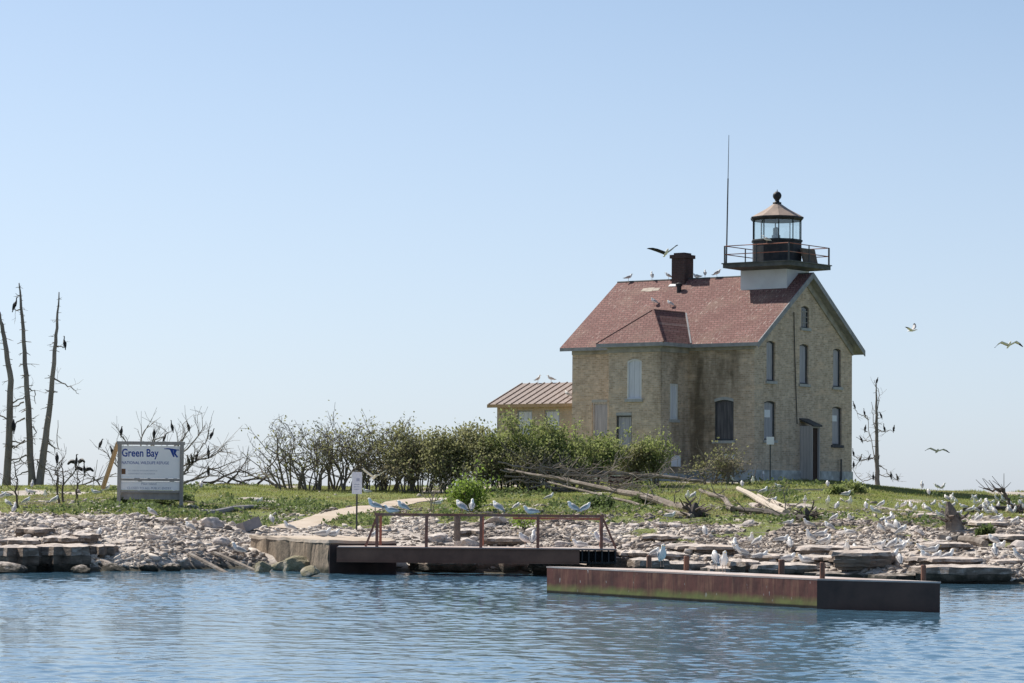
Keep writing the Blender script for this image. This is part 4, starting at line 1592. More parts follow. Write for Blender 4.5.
def fallen(name, base_px, D, limbs, label, rnd, mat='twig', r=0.05, lev=2, group=None, cat='fallen tree'):
    b = W(*base_px, D)
    b.z = tz(b.x, D)
    e = empty(name, b)
    tag(e, label, cat, group)
    for l in limbs:
        m = MB()
        q = [W(x_, y_, D + (dd[0] if dd else 0)) - b for x_, y_, *dd in l]
        q = wobble(q, rnd, 0.04)
        m.tube(q, lin(r, 0.012, len(q)), 5)
        for k in range(2, len(q) - 1):
            tips = []
            t = (q[k + 1] - q[k - 1]).normalized()
            grow(m, q[k], t + Vector((rnd.gauss(0, 0.7), rnd.gauss(0, 0.7), rnd.gauss(0.25, 0.6))), rnd.uniform(0.4, 1.0), 0.016, lev - 1, rnd, tips, 0.5, 0.02, 2, 4, 0.007)
        m.build('limb', M[mat], e)
    return e


fallen('fallen_tree', (150, 489), FT, [
    [(150, 487), (120, 470), (102, 449)], [(145, 487), (125, 462), (112, 455)], [(150, 480), (130, 450), (123, 436)], [(150, 475), (150, 450), (154, 438.5)], [(150, 470), (155, 440), (172, 431.5)],
    [(160, 475), (170, 450), (188, 431)], [(165, 480), (190, 462), (208, 457), (225, 448)], [(170, 482), (195, 462), (215, 455), (228, 444)], [(170, 484), (190, 466), (200, 448), (211, 439)],
    [(165, 486), (187, 472), (192, 463)], [(175, 486), (200, 478), (209, 475), (240, 478)], [(170, 470), (180, 445), (192, 425)], [(165, 470), (195, 440), (205, 425)], [(178, 487), (210, 470), (236, 462)],
    [(150, 470), (140, 440), (148, 425)]], 'big fallen grey tree spreading its bare branches behind the refuge sign', rnd)
fallen('fallen_tree', (245, 488), 124, [
    [(205, 487), (230, 474), (255, 468)], [(215, 486), (245, 482), (275, 476)], [(260, 487), (230, 478), (205, 466)], [(285, 488), (262, 478), (240, 476)], [(225, 487), (240, 470), (262, 480)], [(255, 487), (270, 474), (285, 482)], [(190, 486), (215, 481), (250, 486)]],
    'low dark tangle of fallen branches between sign and thicket', rnd, 'twig_dark', 0.06)
fallen('fallen_tree', (75, 488), 124, [
    [(62, 487), (75, 470), (77, 468)], [(100, 487), (92, 476), (84, 475)], [(70, 488), (95, 480), (116, 473)], [(60, 488), (56, 470), (57, 464)], [(58, 488), (85, 484), (104, 478)]],
    'low tangle of fallen branches left of the refuge sign', rnd, 'twig', 0.04, 1)
for i, (bx_, by_, tp, lab) in enumerate(((17, 508, [(16, 495), (17, 480), (14, 462)], 'thin bare sapling nearest the left edge of the turf'),
                                    (58.5, 504, [(58, 492), (57, 478), (55, 468)], 'thin bare sapling, left one of a close pair'),
                                    (63, 504, [(62.5, 490), (63.5, 476), (61, 462)], 'thin bare sapling, right one of a close pair'),
                                    (78, 500, [(76, 490), (80, 482), (77, 474)], 'short forked bare sapling left of the refuge sign'))):
    g_ = ground(bx_, by_)
    e = empty('bare_sapling', g_)
    tag(e, lab, 'sapling')
    pts = [Vector((0, 0, -0.1))] + [W(x_, y_, g_.y) - g_ for x_, y_ in tp]
    q = wobble(pts, rnd, 0.02)
    m = MB()
    m.tube(q, lin(0.05, 0.015, len(q)), 5)
    m.build('stem', M['twig_dark'], e)
    m = MB()
    for k in range(3, len(q)):
        tips = []
        grow(m, q[k], Vector((rnd.gauss(0, 1), rnd.gauss(0, 1), 0.6)), rnd.uniform(0.3, 0.6), 0.014, 1, rnd, tips, 0.6, 0.1, 2, 4, 0.006)
    m.build('twigs', M['twig_dark'], e)


def log(name, pts_px, r0, r1, mat, label, lift=0.0, twigs=0, D=None, ends=None, cat='log'):
    P = []
    for i, (x_, y_, *h) in enumerate(pts_px):
        g_ = ground(x_, y_ + 2) if D is None else W(x_, y_, D)
        hh = h[0] if h else 0.0
        P.append(g_ + Vector((0, 0, (r0 + (r1 - r0) * i / (len(pts_px) - 1)) * 0.7 + hh + lift)))
    b = P[0].copy()
    q = wobble([p - b for p in P], rnd, 0.02)
    m = MB()
    m.tube(q, lin(r0, r1, len(q)), 8)
    if not twigs:
        o = m.build(name, M[mat], None, b)
        return tag(o, label, cat)
    e = empty(name, b)
    tag(e, label, cat)
    m.build('trunk', M[mat], e)
    m = MB()
    for k in range(twigs):
        tips = []
        s = q[rnd.randint(1, len(q) - 1)]
        grow(m, s, Vector((rnd.gauss(0, 0.8), rnd.gauss(0, 0.5), rnd.uniform(0.1, 1))), rnd.uniform(0.3, 0.9), 0.022, 1, rnd, tips, 0.5, 0.0, 2, 4, 0.008)
    m.build('branches', M['twig'], e)
    return e


def log2(name, a_px, b_px, Da, Db, r0, r1, mat, label, twigs=0, mid=None, cat='log'):
    """log given by its two ends, each at its own distance, laid over the ground"""
    P = [W(*a_px, Da)] + ([W(*mid[:2], mid[2])] if mid else []) + [W(*b_px, Db)]
    b = P[0].copy()
    q = wobble([p - b for p in P], rnd, 0.025)
    m = MB()
    m.tube(q, lin(r0, r1, len(q)), 8)
    if not twigs:
        return tag(m.build(name, M[mat], None, b), label, cat)
    e = empty(name, b)
    tag(e, label, cat)
    m.build('trunk', M[mat], e)
    m = MB()
    for k in range(twigs):
        tips = []
        s = q[rnd.randint(1, len(q) - 1)]
        grow(m, s, Vector((rnd.gauss(0, 0.8), rnd.gauss(0, 0.5), rnd.uniform(0.1, 1))), rnd.uniform(0.3, 0.9), 0.022, 1, rnd, tips, 0.5, 0.0, 2, 4, 0.008)
    m.build('branches', M['twig'], e)
    return e


ga = lambda px_, py_: ground(px_, py_).y
log2('fallen_log', (505, 469), (695, 510), ga(520, 492), ga(690, 514), 0.04, 0.175, 'driftwood', 'long grey fallen trunk sloping down from the thicket to a root tangle', 14, (620, 491, ga(625, 500)))
log2('fallen_log', (548, 482), (692, 516), ga(560, 496), ga(690, 518), 0.035, 0.085, 'driftwood', 'slim fallen trunk lying just below the long grey trunk', 6, (630, 502, ga(630, 506)))
log2('timber', (592, 472.2), (655, 476.6), 114.5, 114.5, 0.075, 0.085, 'driftwood', 'long weathered timber before the bushes, left one of two in line', 0, None, 'timber')
log2('timber', (648, 475.5), (703, 481.4), 114, 113, 0.085, 0.06, 'driftwood', 'long weathered timber before the bay wall, right one of two in line', 0, None, 'timber')
log2('driftwood_log', (738, 488.5), (786, 513.5), 107.5, ga(786, 515), 0.09, 0.15, 'bleached', 'thick bleached log sloping down to the right in the grass', 0)
log2('driftwood_log', (758, 495), (789, 510.5), 105.5, ga(789, 512) + 0.8, 0.06, 0.12, 'bleached', 'shorter bleached log lying against the thick bleached log', 3)
log2('driftwood_log', (728, 508.5), (806, 519), ga(728, 511), ga(806, 521), 0.09, 0.13, 'dark_log', 'dark grey log lying below the bleached logs', 6)
m = MB()
pa_, pb_ = W(731, 490.6, 112), W(824, 489.6, 112)
b = pa_.copy()
m.bar(Vector((0, 0, 0)), pb_ - pa_, 0.35, 0.08)
tag(m.build('plank', M['bleached'], None, b), 'long pale plank lying level in the grass before the lighthouse door', 'plank')
log('driftwood_log', [(700, 492), (722, 500), (733, 512)], 0.07, 0.11, 'driftwood', 'grey log between the root tangle and the bleached logs', 0.1, 8)
log('driftwood_log', [(205, 514), (240, 508), (283, 505)], 0.13, 0.05, 'grey_slab', 'dark grey log lying in the weeds between sign and path')
log('driftwood_log', [(108, 522), (140, 527), (168, 536)], 0.045, 0.03, 'driftwood', 'thin brown pole sloping across the stones below the refuge sign')
log('driftwood_log', [(66, 514), (90, 521), (120, 523)], 0.06, 0.05, 'driftwood', 'brown pole along the upper edge of the stones at left')
log('driftwood_log', [(135, 520), (176, 521)], 0.055, 0.045, 'dark_log', 'short dark pole lying level below the right post of the sign')
log('driftwood_log', [(600, 525), (640, 525), (672, 524)], 0.05, 0.04, 'dark_log', 'thin dark pole along the top of the rubble in the middle')
log('driftwood_log', [(786, 548), (812, 548), (824, 547)], 0.10, 0.09, 'driftwood', 'short pale log on the stones behind the right pontoon half')
log('driftwood_log', [(940, 540), (962, 541), (985, 545)], 0.16, 0.12, 'driftwood', 'thick grey log on the rubble below the broken stump')
log('driftwood_log', [(965, 511), (990, 509), (1024, 507)], 0.12, 0.10, 'dark_log', 'dark log among the crowded gulls at the right edge')
# leaning snag at the right edge
e = fallen('snag', (1015, 511), ga(1015, 512), [[(1016, 513), (1010, 502), (1004, 492), (1001.5, 487)], [(1004, 491), (995, 490.3), (983, 489)]], 'dark crooked snag with one level branch at the right edge', rnd, 'twig_dark', 0.11, 1, None, 'snag')
for a_, c__, lab in (((190, 557.5), (228, 574), 'brown plank sliding into the water, left one of two'), ((214, 555), (260, 573), 'brown plank sliding into the water, right one of two')):
    m = MB()
    g0 = ground(*a_)
    g1 = at_z(c__[0], c__[1], -0.05)
    g0.z += 0.07
    m.bar(Vector((0, 0, 0)), g1 - g0, 0.13, 0.06)
    tag(m.build('plank', M['driftwood'], None, g0), lab, 'plank')


def stump(px_, py_, r, h, label, mat, lean=(0, 0), roots=6):
    g_ = ground(px_, py_)
    e = empty('stump', g_)
    tag(e, label, 'stump')
    m = MB()
    m.tube([(0, 0, -0.15), (lean[0] * 0.3, lean[1] * 0.3, h * 0.3), (lean[0] * 0.7, lean[1] * 0.7, h * 0.7), (lean[0], lean[1], h)], [r * 1.4, r, r * 0.7, r * 0.22], 7)
    m.tube([(r * 0.7, 0.05, -0.1), (r * 0.6 + lean[0] * 0.3, 0.05, h * 0.35), (r * 0.75 + lean[0] * 0.4, 0.0, h * 0.62)], [r * 0.8, r * 0.55, r * 0.12], 6)
    m.tube([(-r * 0.8, -0.05, -0.1), (-r * 0.55 + lean[0] * 0.2, -0.05, h * 0.3), (-r * 0.5 + lean[0] * 0.5, -0.02, h * 0.5)], [r * 0.7, r * 0.45, r * 0.1], 6)
    m.build('trunk', M[mat], e)
    m = MB()
    for k in range(roots):
        a = 6.28 * k / roots + rnd.uniform(-0.3, 0.3)
        tips = []
        grow(m, Vector((0, 0, h * 0.25)), Vector((math.cos(a), math.sin(a) * 0.6, rnd.uniform(-0.15, 0.7))), rnd.uniform(0.25, 0.5), r * 0.3, 1, rnd, tips, 0.6, 0.0, 3, 5, 0.01)
    m.build('roots', M['twig_dark' if mat != 'bleached' else 'twig'], e)


stump(694, 517, 0.22, 0.5, 'tangled root stump at the lower end of the long fallen trunk', 'dark_log', (0.05, 0), 10)
stump(806, 520, 0.16, 0.4, 'dark upturned root tangle right of the bleached logs', 'dark_log', (0, 0), 10)
stump(955, 531, 0.25, 0.9, 'tall broken stump with a jagged top among gulls on the right slope', 'driftwood', (-0.22, 0), 7)
stump(1018, 513, 0.15, 0.3, 'low dark stump beside the crooked snag', 'dark_log', (0.1, 0), 6)

# brush piles in front of the thicket
for (pts_, lab) in (
        ([[(498, 462), (530, 468), (575, 474)], [(515, 470), (555, 478), (600, 482)], [(540, 466), (575, 476), (620, 486)], [(560, 470), (600, 476), (640, 488)], [(530, 488), (560, 480), (600, 470)], [(505, 484), (530, 478), (560, 466)]], 'sprawling dead grey branches over the upper end of the long trunk'),
        ([[(620, 500), (655, 505), (690, 512)], [(640, 498), (670, 500), (705, 508)], [(650, 510), (668, 498), (682, 488)], [(705, 512), (690, 500), (672, 492)]], 'dead grey branches around the root tangle of the long trunk'),
        ([[(705, 500), (730, 503), (760, 506)], [(720, 492), (745, 496), (772, 504)], [(770, 515), (795, 512), (822, 514)], [(742, 508), (765, 514), (795, 520)], [(745, 485), (760, 490), (770, 500)]], 'thin grey branches strewn between root tangle and bleached logs'),
        ([[(520, 500), (560, 492), (610, 496)], [(545, 486), (590, 494), (640, 500)], [(600, 506), (580, 494), (566, 484)], [(615, 500), (650, 494), (680, 498)]], 'dead grey branches lying in the weeds below the brush pile'),
        ([[(715, 505), (735, 496), (752, 490)], [(735, 515), (752, 502), (775, 498)], [(760, 512), (745, 500), (735, 488)], [(790, 516), (805, 508), (816, 512)]], 'dead grey branches scattered around the bleached logs'),
        ([[(585, 476), (620, 472), (652, 474)], [(640, 480), (668, 472), (690, 474)], [(600, 480), (612, 468), (618, 456)]], 'dead twigs before the bushes below the bay'),
        ([[(500, 470), (540, 474), (585, 482)], [(505, 476), (545, 480), (600, 486)], [(508, 465), (550, 470), (598, 470)], [(512, 480), (540, 484), (570, 492)], [(575, 488), (545, 474), (520, 458)]], 'pile of dead grey branches at the right foot of the thicket'),
        ([[(560, 488), (590, 480), (625, 478)], [(640, 492), (600, 480), (566, 470)], [(590, 494), (610, 486), (640, 484)]], 'dead grey branches heaped along the long fallen trunk'),
        ([[(688, 480), (705, 470), (716, 455)], [(700, 484), (716, 472), (735, 470)], [(745, 485), (728, 474), (712, 468)], [(690, 484), (705, 480), (730, 484)]], 'dead branches heaped under the bush by the big window')):
    D = ga(pts_[0][0][0], 493) if pts_[0][0][0] < 680 else 118.5
    fallen('brush_pile', (pts_[0][0][0] + 30, 490), D, pts_, lab, rnd, 'twig', 0.035, 2, None, 'brush pile')


# ------------------------------------------------------------------ shrubs
def leaves_mesh(pos, size, rs, droop=0.2):
    n = len(pos)
    c = np.asarray(pos, float)
    a = rs.normal(size=(n, 3))
    a /= np.linalg.norm(a, axis=1, keepdims=True)
    b = np.cross(a, rs.normal(size=(n, 3)))
    b /= np.linalg.norm(b, axis=1, keepdims=True)
    L = size * rs.uniform(0.6, 1.3, (n, 1))
    w = L * 0.32
    v = np.stack([c, c + a * L * 0.5 + b * w, c + a * L, c + a * L * 0.5 - b * w], 1).reshape(-1, 3)
    f = np.arange(n * 4).reshape(n, 4)
    return v, f


def shrub(px_, foot, hw_px, top, D, nst, lev, nleaf, leaf, label, seed, lsize=0.13, lean=0.0, group=None, r0=0.05, bark='bark', name='shrub', clump=0.16, kids=(2, 3), spread=0.42):
    rn = random.Random(seed)
    rs = np.random.default_rng(seed)
    b = W(px_, foot, D)
    b.z = tz(b.x, D)
    k = F / D
    H = (W(px_, top, D).z - b.z) * 1.13
    hw_ = hw_px / k
    e = empty(name, b)
    tag(e, label, 'shrub' if name != 'sapling' else 'sapling', group)
    m = MB()
    tips = []
    tot = sum(0.7 ** i for i in range(lev + 1))
    for s in range(nst):
        fx = rn.uniform(-1, 1)
        tgt = Vector((fx * hw_ * 0.75 + lean, rn.uniform(-0.7, 0.7) * hw_, H * rn.uniform(0.75, 1.0) * (1 - 0.25 * fx * fx)))
        st = Vector((fx * hw_ * 0.3, rn.uniform(-0.3, 0.3) * hw_, -0.1))
        L0 = (tgt - st).length / tot
        grow(m, st, tgt - st, L0, r0 * rn.uniform(0.6, 1.2), lev, rn, tips, spread, 0.10, 3, 6, 0.008, kids)
    m.build('branches', M[bark], e)
    if lev >= 4:
        for t in list(tips):
            tips.append((t[0] * 0.97 + Vector((rn.gauss(0, 0.12), rn.gauss(0, 0.12), rn.gauss(0, 0.1))), t[1]))
    tp = np.array([t[0] for t in tips])
    td = np.array([t[1] for t in tips])
    if nleaf:
        i = rs.integers(0, len(tp), nleaf)
        pos = tp[i] + rs.normal(0, clump, (nleaf, 3)) * np.array([1, 1, 0.8])
        pos = pos[pos[:, 2] > 0.05]
        v, f = leaves_mesh(pos, lsize, rs)
        me_o = np_mesh('foliage', v, f, M[leaf], False, 4)
        me_o.parent = e
    return e


SH = [
    # px, foot, half width, top, D, stems, levels, leaves, leaf, label
    (290, 487, 36, 410, 119, 9, 4, 300, 'leaf_olive', 'nearly leafless forked shrub leaning left at the left end of the thicket', 101, 0.12, -0.5),
    (312, 487, 26, 411, 118, 9, 4, 380, 'leaf_olive', 'sparse shrub with several dark stems, second in the thicket from the left', 102, 0.12, 0.0),
    (334, 487, 26, 409, 119, 9, 4, 520, 'leaf_olive', 'sparse upright shrub in the middle of the open thicket', 103, 0.12, 0.1),
    (352, 487, 30, 404, 118, 9, 4, 750, 'leaf_olive', 'tallest thicket shrub with thick dark trunk behind the tall notice', 104, 0.12, 0.5),
    (388, 488, 32, 417, 118, 13, 4, 2600, 'leaf_olive', 'dense brownish shrub right of the tallest thicket shrub', 105, 0.12, 0.0),
    (425, 489, 34, 421, 117, 13, 4, 5600, 'leaf_olive', 'dense twiggy brown green shrub in mid thicket', 106, 0.12, 0.0),
    (466, 488, 38, 420, 116, 13, 4, 8500, 'leaf_olive', 'dense olive shrub left of the green part of the thicket', 107, 0.13, 0.0),
    (508, 487, 40, 422, 116, 13, 4, 10500, 'leaf_green', 'dense green shrub in front of the outbuilding left end', 108, 0.13, 0.0),
    (552, 486, 40, 424, 116, 13, 4, 11000, 'leaf_green', 'dense green shrub in front of the outbuilding windows', 109, 0.13, 0.0),
    (590, 484, 28, 428, 117, 10, 4, 7000, 'leaf_green', 'green shrub before the left corner of the lighthouse', 110, 0.13, 0.0),
    (628, 478, 24, 441, 118, 8, 3, 2200, 'leaf_olive', 'thin olive shrub below the bay windows', 111, 0.12, 0.0),
    (655, 478, 20, 434, 118, 8, 3, 2400, 'leaf_green', 'thin green shrub below the bay corner', 112, 0.12, 0.0),
    (712, 481, 26, 440, 119, 8, 4, 750, 'leaf_olive', 'sparse shrub below the big dark window', 113, 0.12, 0.0),
    (728, 482, 18, 452, 118.6, 4, 3, 350, 'leaf_brown', 'small nearly bare shrub beside the white basement vent', 114, 0.11, 0.3),
]
SH += [
    (372, 489, 22, 452, 117.4, 9, 3, 700, 'leaf_brown', 'low twiggy growth at the foot of the brown shrubs, left part', 131, 0.11, 0.0),
    (408, 490, 24, 450, 116.4, 10, 3, 1100, 'leaf_brown', 'low twiggy growth at the foot of the brown shrubs, right part', 132, 0.11, 0.0),
    (446, 490, 26, 448, 115.4, 11, 3, 1500, 'leaf_olive', 'low olive undergrowth behind the thin tall shoots', 133, 0.11, 0.0),
    (487, 489, 26, 446, 114.6, 11, 3, 1500, 'leaf_olive', 'low olive undergrowth above the left gulls of the brush pile', 134, 0.11, 0.0),
    (530, 488, 28, 444, 114.4, 11, 3, 1700, 'leaf_olive', 'low olive undergrowth behind the middle of the brush pile', 135, 0.11, 0.0),
    (572, 487, 28, 444, 114.8, 11, 3, 1700, 'leaf_green', 'low green undergrowth at the right foot of the thicket', 136, 0.12, 0.0)]
for s in SH:
    shrub(*s[:13], group='shrubs of the thicket', r0=0.06 if s[0] < 360 else 0.045, spread=0.68 if s[0] < 360 else 0.46)
g_ = ground(462, 514)
shrub(462, 514, 26, 478, g_.y, 9, 3, 1500, 'leaf_bright', 'bright green leafy bush growing behind the walkway railing', 120, 0.13, 0.0, r0=0.02)
shrub(468, 512, 16, 452, g_.y + 0.8, 4, 2, 140, 'leaf_bright', 'thin tall shoots rising behind the bright green bush', 121, 0.12, 0.2, r0=0.02, name='sapling')
g_ = ground(526, 530)
shrub(524, 531, 12, 516, g_.y, 5, 2, 260, 'leaf_bright', 'small yellow green bush among stones under the railing', 122, 0.10, 0.0, r0=0.012)
shrub(432, 513, 8, 470, ga(432, 514), 3, 3, 0, 'leaf_bright', 'thin leafless grey shoots beside the path above the railing', 123, 0.1, -0.1, r0=0.02, bark='twig', name='sapling')

# low planks stacked behind the bushes
m = MB()
b = W(624, 471, 117.4)
b.z = tz(b.x, 117.4)
e = empty('plank_bench', b)
tag(e, 'low reddish plank bench half hidden by bushes below the bay', 'bench')
for i, z_ in enumerate((0.18, 0.36, 0.54)):
    m = MB()
    m.box((0, 0, z_), (1.35, 0.06, 0.13))
    m.build('board', M['rust'], e)
for x_ in (-0.55, 0.55):
    m = MB()
    m.box((x_, 0.07, 0.3), (0.08, 0.06, 0.7))
    m.build('post', M['rust'], e)


# ------------------------------------------------------------------ rocks
def ico(sub):
    bm = bmesh.new()
    bmesh.ops.create_icosphere(bm, subdivisions=sub, radius=1)
    v = np.array([q.co[:] for q in bm.verts])
    f = np.array([[q.index for q in p.verts] for p in bm.faces])
    bm.free()
    return v, f


IV1, IF1 = ico(1)
IV2, IF2 = ico(3)
rs = np.random.default_rng(17)


def rot_batch(n, tilt=0.35):
    a, b, c = rs.uniform(0, 6.28, n), rs.normal(0, tilt, n), rs.normal(0, tilt, n)
    ca, sa, cb_, sb, cc__, sc_ = np.cos(a), np.sin(a), np.cos(b), np.sin(b), np.cos(c), np.sin(c)
    o, z = np.ones(n), np.zeros(n)
    Rz = np.stack([ca, -sa, z, sa, ca, z, z, z, o], -1).reshape(n, 3, 3)
    Rx = np.stack([o, z, z, z, cb_, -sb, z, sb, cb_], -1).reshape(n, 3, 3)
    Ry = np.stack([cc__, z, sc_, z, o, z, -sc_, z, cc__], -1).reshape(n, 3, 3)
    return Rz @ Rx @ Ry


def rubble(name, n, xr, tr, smin, smax, accept, seed):
    x = rs.uniform(*xr, n * 3)
    y = shore(x) + rs.uniform(*tr, n * 3)
    ok = accept(x, y)
    x, y = x[ok][:n], y[ok][:n]
    n = len(x)
    z = terrain(x, y)
    sz_ = smin * (smax / smin) ** (rs.uniform(0, 1, n) ** 2.2)
    dims = sz_[:, None] * rs.uniform(0.6, 1.5, (n, 3)) * np.array([1.2, 1.0, 0.42])
    v = IV1[None] * (1 + rs.normal(0, 0.24, (n, len(IV1), 1)))
    v = np.clip(v, -0.72, 0.72) * dims[:, None, :]
    v = np.einsum('nij,nkj->nki', rot_batch(n), v)
    v = v + np.stack([x, y, z + dims[:, 2] * 0.35], -1)[:, None, :]
    f = IF1[None] + (np.arange(n) * len(IV1))[:, None, None]
    o = np_mesh(name, v.reshape(-1, 3), f.reshape(-1, 3), M['rubble'])
    at_ = o.data.attributes.new('tint', 'FLOAT', 'POINT')
    at_.data.foreach_set('value', np.repeat(np.clip(rs.uniform(0, 1, n) + fbm(x, y, 3.5, 930, 3) * 0.9 + np.where(x < -6, 0.18, -0.05), 0, 1), len(IV1)).astype(np.float32))
    tag(o, kind='stuff')
    return o


def acc_rub(x, y):
    g_ = grass_mask(x, y)
    z = terrain(x, y)
    dens = np.where(g_ < 0.35, 1.0, 0.10) * np.clip(0.45 + fbm(x, y, 2.5, 500, 3) * 2.2, 0.12, 1)
    dock = (x > -5.24 - (y - 79.7) * 0.418 - 0.12) & (x < -3.0) & (y < 84.5 + np.clip(-5.2 - x, 0, 3) * 0.9)
    return (rs.uniform(0, 1, len(x)) < dens) & (z > -0.1) & (path_dist(x, y) > 0.7) & ~dock


o = rubble('rubble', 62000, (-18, 21), (0.3, 24), 0.026, 0.14, acc_rub, 1)
tag(o, 'pale broken limestone rubble covering the shore')
# pale chips scattered through the turf
o = rubble('pebbles', 420, (-26, 26), (17, 45), 0.05, 0.15, lambda x, y: (fbm(x, y, 4, 610, 2) > 0.22) & (path_dist(x, y) > 0.8), 2)
tag(o, 'pale stones scattered in the turf')


def boulder_mesh(seed, flat=0.6):
    r_ = np.random.default_rng(seed)
    v = IV2.copy()
    for k in range(9):
        d = r_.normal(size=3)
        d /= np.linalg.norm(d)
        h = r_.uniform(0.55, 0.85)
        p = v @ d
        v = v - np.where(p > h, p - h, 0)[:, None] * d * 0.92
    v += (vn(v[:, 0] * 3 + seed, v[:, 1] * 3 + v[:, 2] * 2, 0.6, seed)[:, None]) * v * 0.22
    v *= np.array([1.25, 1.0, flat])
    me = bpy.data.meshes.new('boulder')
    me.from_pydata(v.tolist(), [], IF2.tolist())
    me.materials.append(M['stone'])
    me.update()
    return me


BM = [boulder_mesh(900 + k, 0.45 + 0.1 * (k % 4)) for k in range(8)]
M['mossy'] = mottled('mossy_stone', (0.30, 0.26, 0.175), (0.20, 0.18, 0.11), 3.5, 0.95, 0.6, 0.05, c3=(0.42, 0.37, 0.31))
BMM = []
for me_ in BM[:5]:
    me2 = me_.copy()
    me2.materials.clear()
    me2.materials.append(M['mossy'])
    BMM.append(me2)


def slab_mesh(seed, w, d, h, layers=5):
    r_ = random.Random(seed)
    n = 22
    base = [1 + r_.uniform(-0.22, 0.18) for _ in range(n)]
    m = MB()
    rings = []
    for L_ in range(layers):
        for e_ in (0, 1):
            z = h * (L_ + e_ * 0.97) / layers
            sc = 0.74 + 0.26 * (L_ + 1) / layers + r_.uniform(-0.10, 0.06) * (L_ < layers - 1) if e_ == 0 else rings[-1][1]
            if L_ == layers - 1 and e_ == 1: sc *= 0.94
            jit = [r_.uniform(-0.09, 0.06) for _ in range(n)] if e_ == 0 else rings[-1][2]
            rings.append((z, sc, jit))
    vs = []
    for z, sc, jit in rings:
        for k in range(n):
            a = 6.2832 * k / n
            ca, sa = math.cos(a), math.sin(a)
            q = (abs(ca) ** 4 + abs(sa) ** 4) ** -0.25
            rr = q * base[k] * sc + jit[k]
            vs.append((rr * ca * w / 2, rr * sa * d / 2, z + (r_.uniform(-0.02, 0.02) if 0 < z else 0)))
    fs = []
    for i in range(len(rings) - 1):
        for k in range(n):
            a, b = i * n + k, i * n + (k + 1) % n
            fs.append((a, b, b + n, a + n))
    t = (len(rings) - 1) * n
    # crowned top
    m.add(vs, fs)
    cz = rings[-1][0]
    top = [Vector(vs[t + k]) for k in range(n)]
    inn = [Vector((q.x * 0.6, q.y * 0.6, cz + r_.uniform(0.0, 0.07))) for q in top]
    m.add(top + inn + [Vector((0, 0, cz + 0.05))], [(k, (k + 1) % n, n + (k + 1) % n, n + k) for k in range(n)] + [(n + k, n + (k + 1) % n, 2 * n) for k in range(n)])
    m.add([Vector(q) for q in vs[:n]], [tuple(range(n))[::-1]])
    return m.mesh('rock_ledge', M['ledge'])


def put(me, name, loc, rz, label, cat, group=None, scale=1.0, tilt=0.0):
    o = bpy.data.objects.new(name, me)
    COL.objects.link(o)
    o.location = loc
    o.rotation_euler = (rnd.gauss(0, tilt), rnd.gauss(0, tilt), rz)
    o.scale = scale if isinstance(scale, tuple) else (scale,) * 3
    return tag(o, label, cat, group)


# left ledge, piece by piece: centre px, width px, front y, top y
LEDGE_L = [(14, 46, 573, 548, 'dark undercut rock ledge at the left edge of the shore'),
           (58, 56, 572.5, 547, 'dark undercut rock ledge with pale top, second from the left edge'),
           (98, 30, 571, 547, 'rounded grey rock lump between undercut ledge and long grey slab'),
           (127, 44, 566, 548, 'long low grey rock slab at the right end of the left ledge')]
for i, (c_x, w_, yb_, yt_, lab) in enumerate(LEDGE_L):
    f_ = at_z(c_x, yb_, -0.02)
    k = F / f_.y
    h_ = (yb_ - yt_) / k
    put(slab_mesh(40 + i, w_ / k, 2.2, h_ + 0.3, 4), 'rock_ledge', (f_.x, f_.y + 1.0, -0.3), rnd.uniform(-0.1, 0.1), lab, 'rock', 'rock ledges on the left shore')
for i, (c_x, w_, y_, lab) in enumerate(((22, 40, 545, 'pale flat slab lying on top of the leftmost undercut ledge'), (62, 34, 543, 'pale flat slab behind the second undercut ledge'), (84, 26, 540, 'pale block of stone behind the rounded grey lump'),
                                        (35, 30, 534, 'pale flat slab in the left bank above the undercut ledges'))):
    g_ = ground(c_x, y_ + 3)
    k = F / g_.y
    put(slab_mesh(60 + i, w_ / k, 1.5, 0.34, 3), 'rock_ledge', g_ - Vector((0, 0, 0.1)), rnd.uniform(-0.2, 0.2), lab, 'rock', 'rock ledges on the left shore')
for j, (px_, py_, s_, lab) in enumerate(((44, 571, 0.34, 'dark wet rock at the waterline between the two undercut ledges'), (82, 573, 0.28, 'small dark wet rock below the rounded grey lump'), (112, 571, 0.36, 'dark wet rock below the left end of the long grey slab'),
                                         (148, 571, 0.30, 'dark wet rock at the right end of the long grey slab'), (8, 573, 0.40, 'dark wet rock in the left corner of the shore'), (172, 571, 0.24, 'small wet stone at the waterline below the sign'))):
    q = at_z(px_, py_, 0.0)
    me2 = BM[(j + 2) % 8].copy()
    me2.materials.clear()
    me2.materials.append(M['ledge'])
    put(me2, 'boulder', (q.x, q.y, 0.05), rnd.uniform(0, 6), lab, 'rock', None, (s_ * 1.3, s_, s_), 0.2)
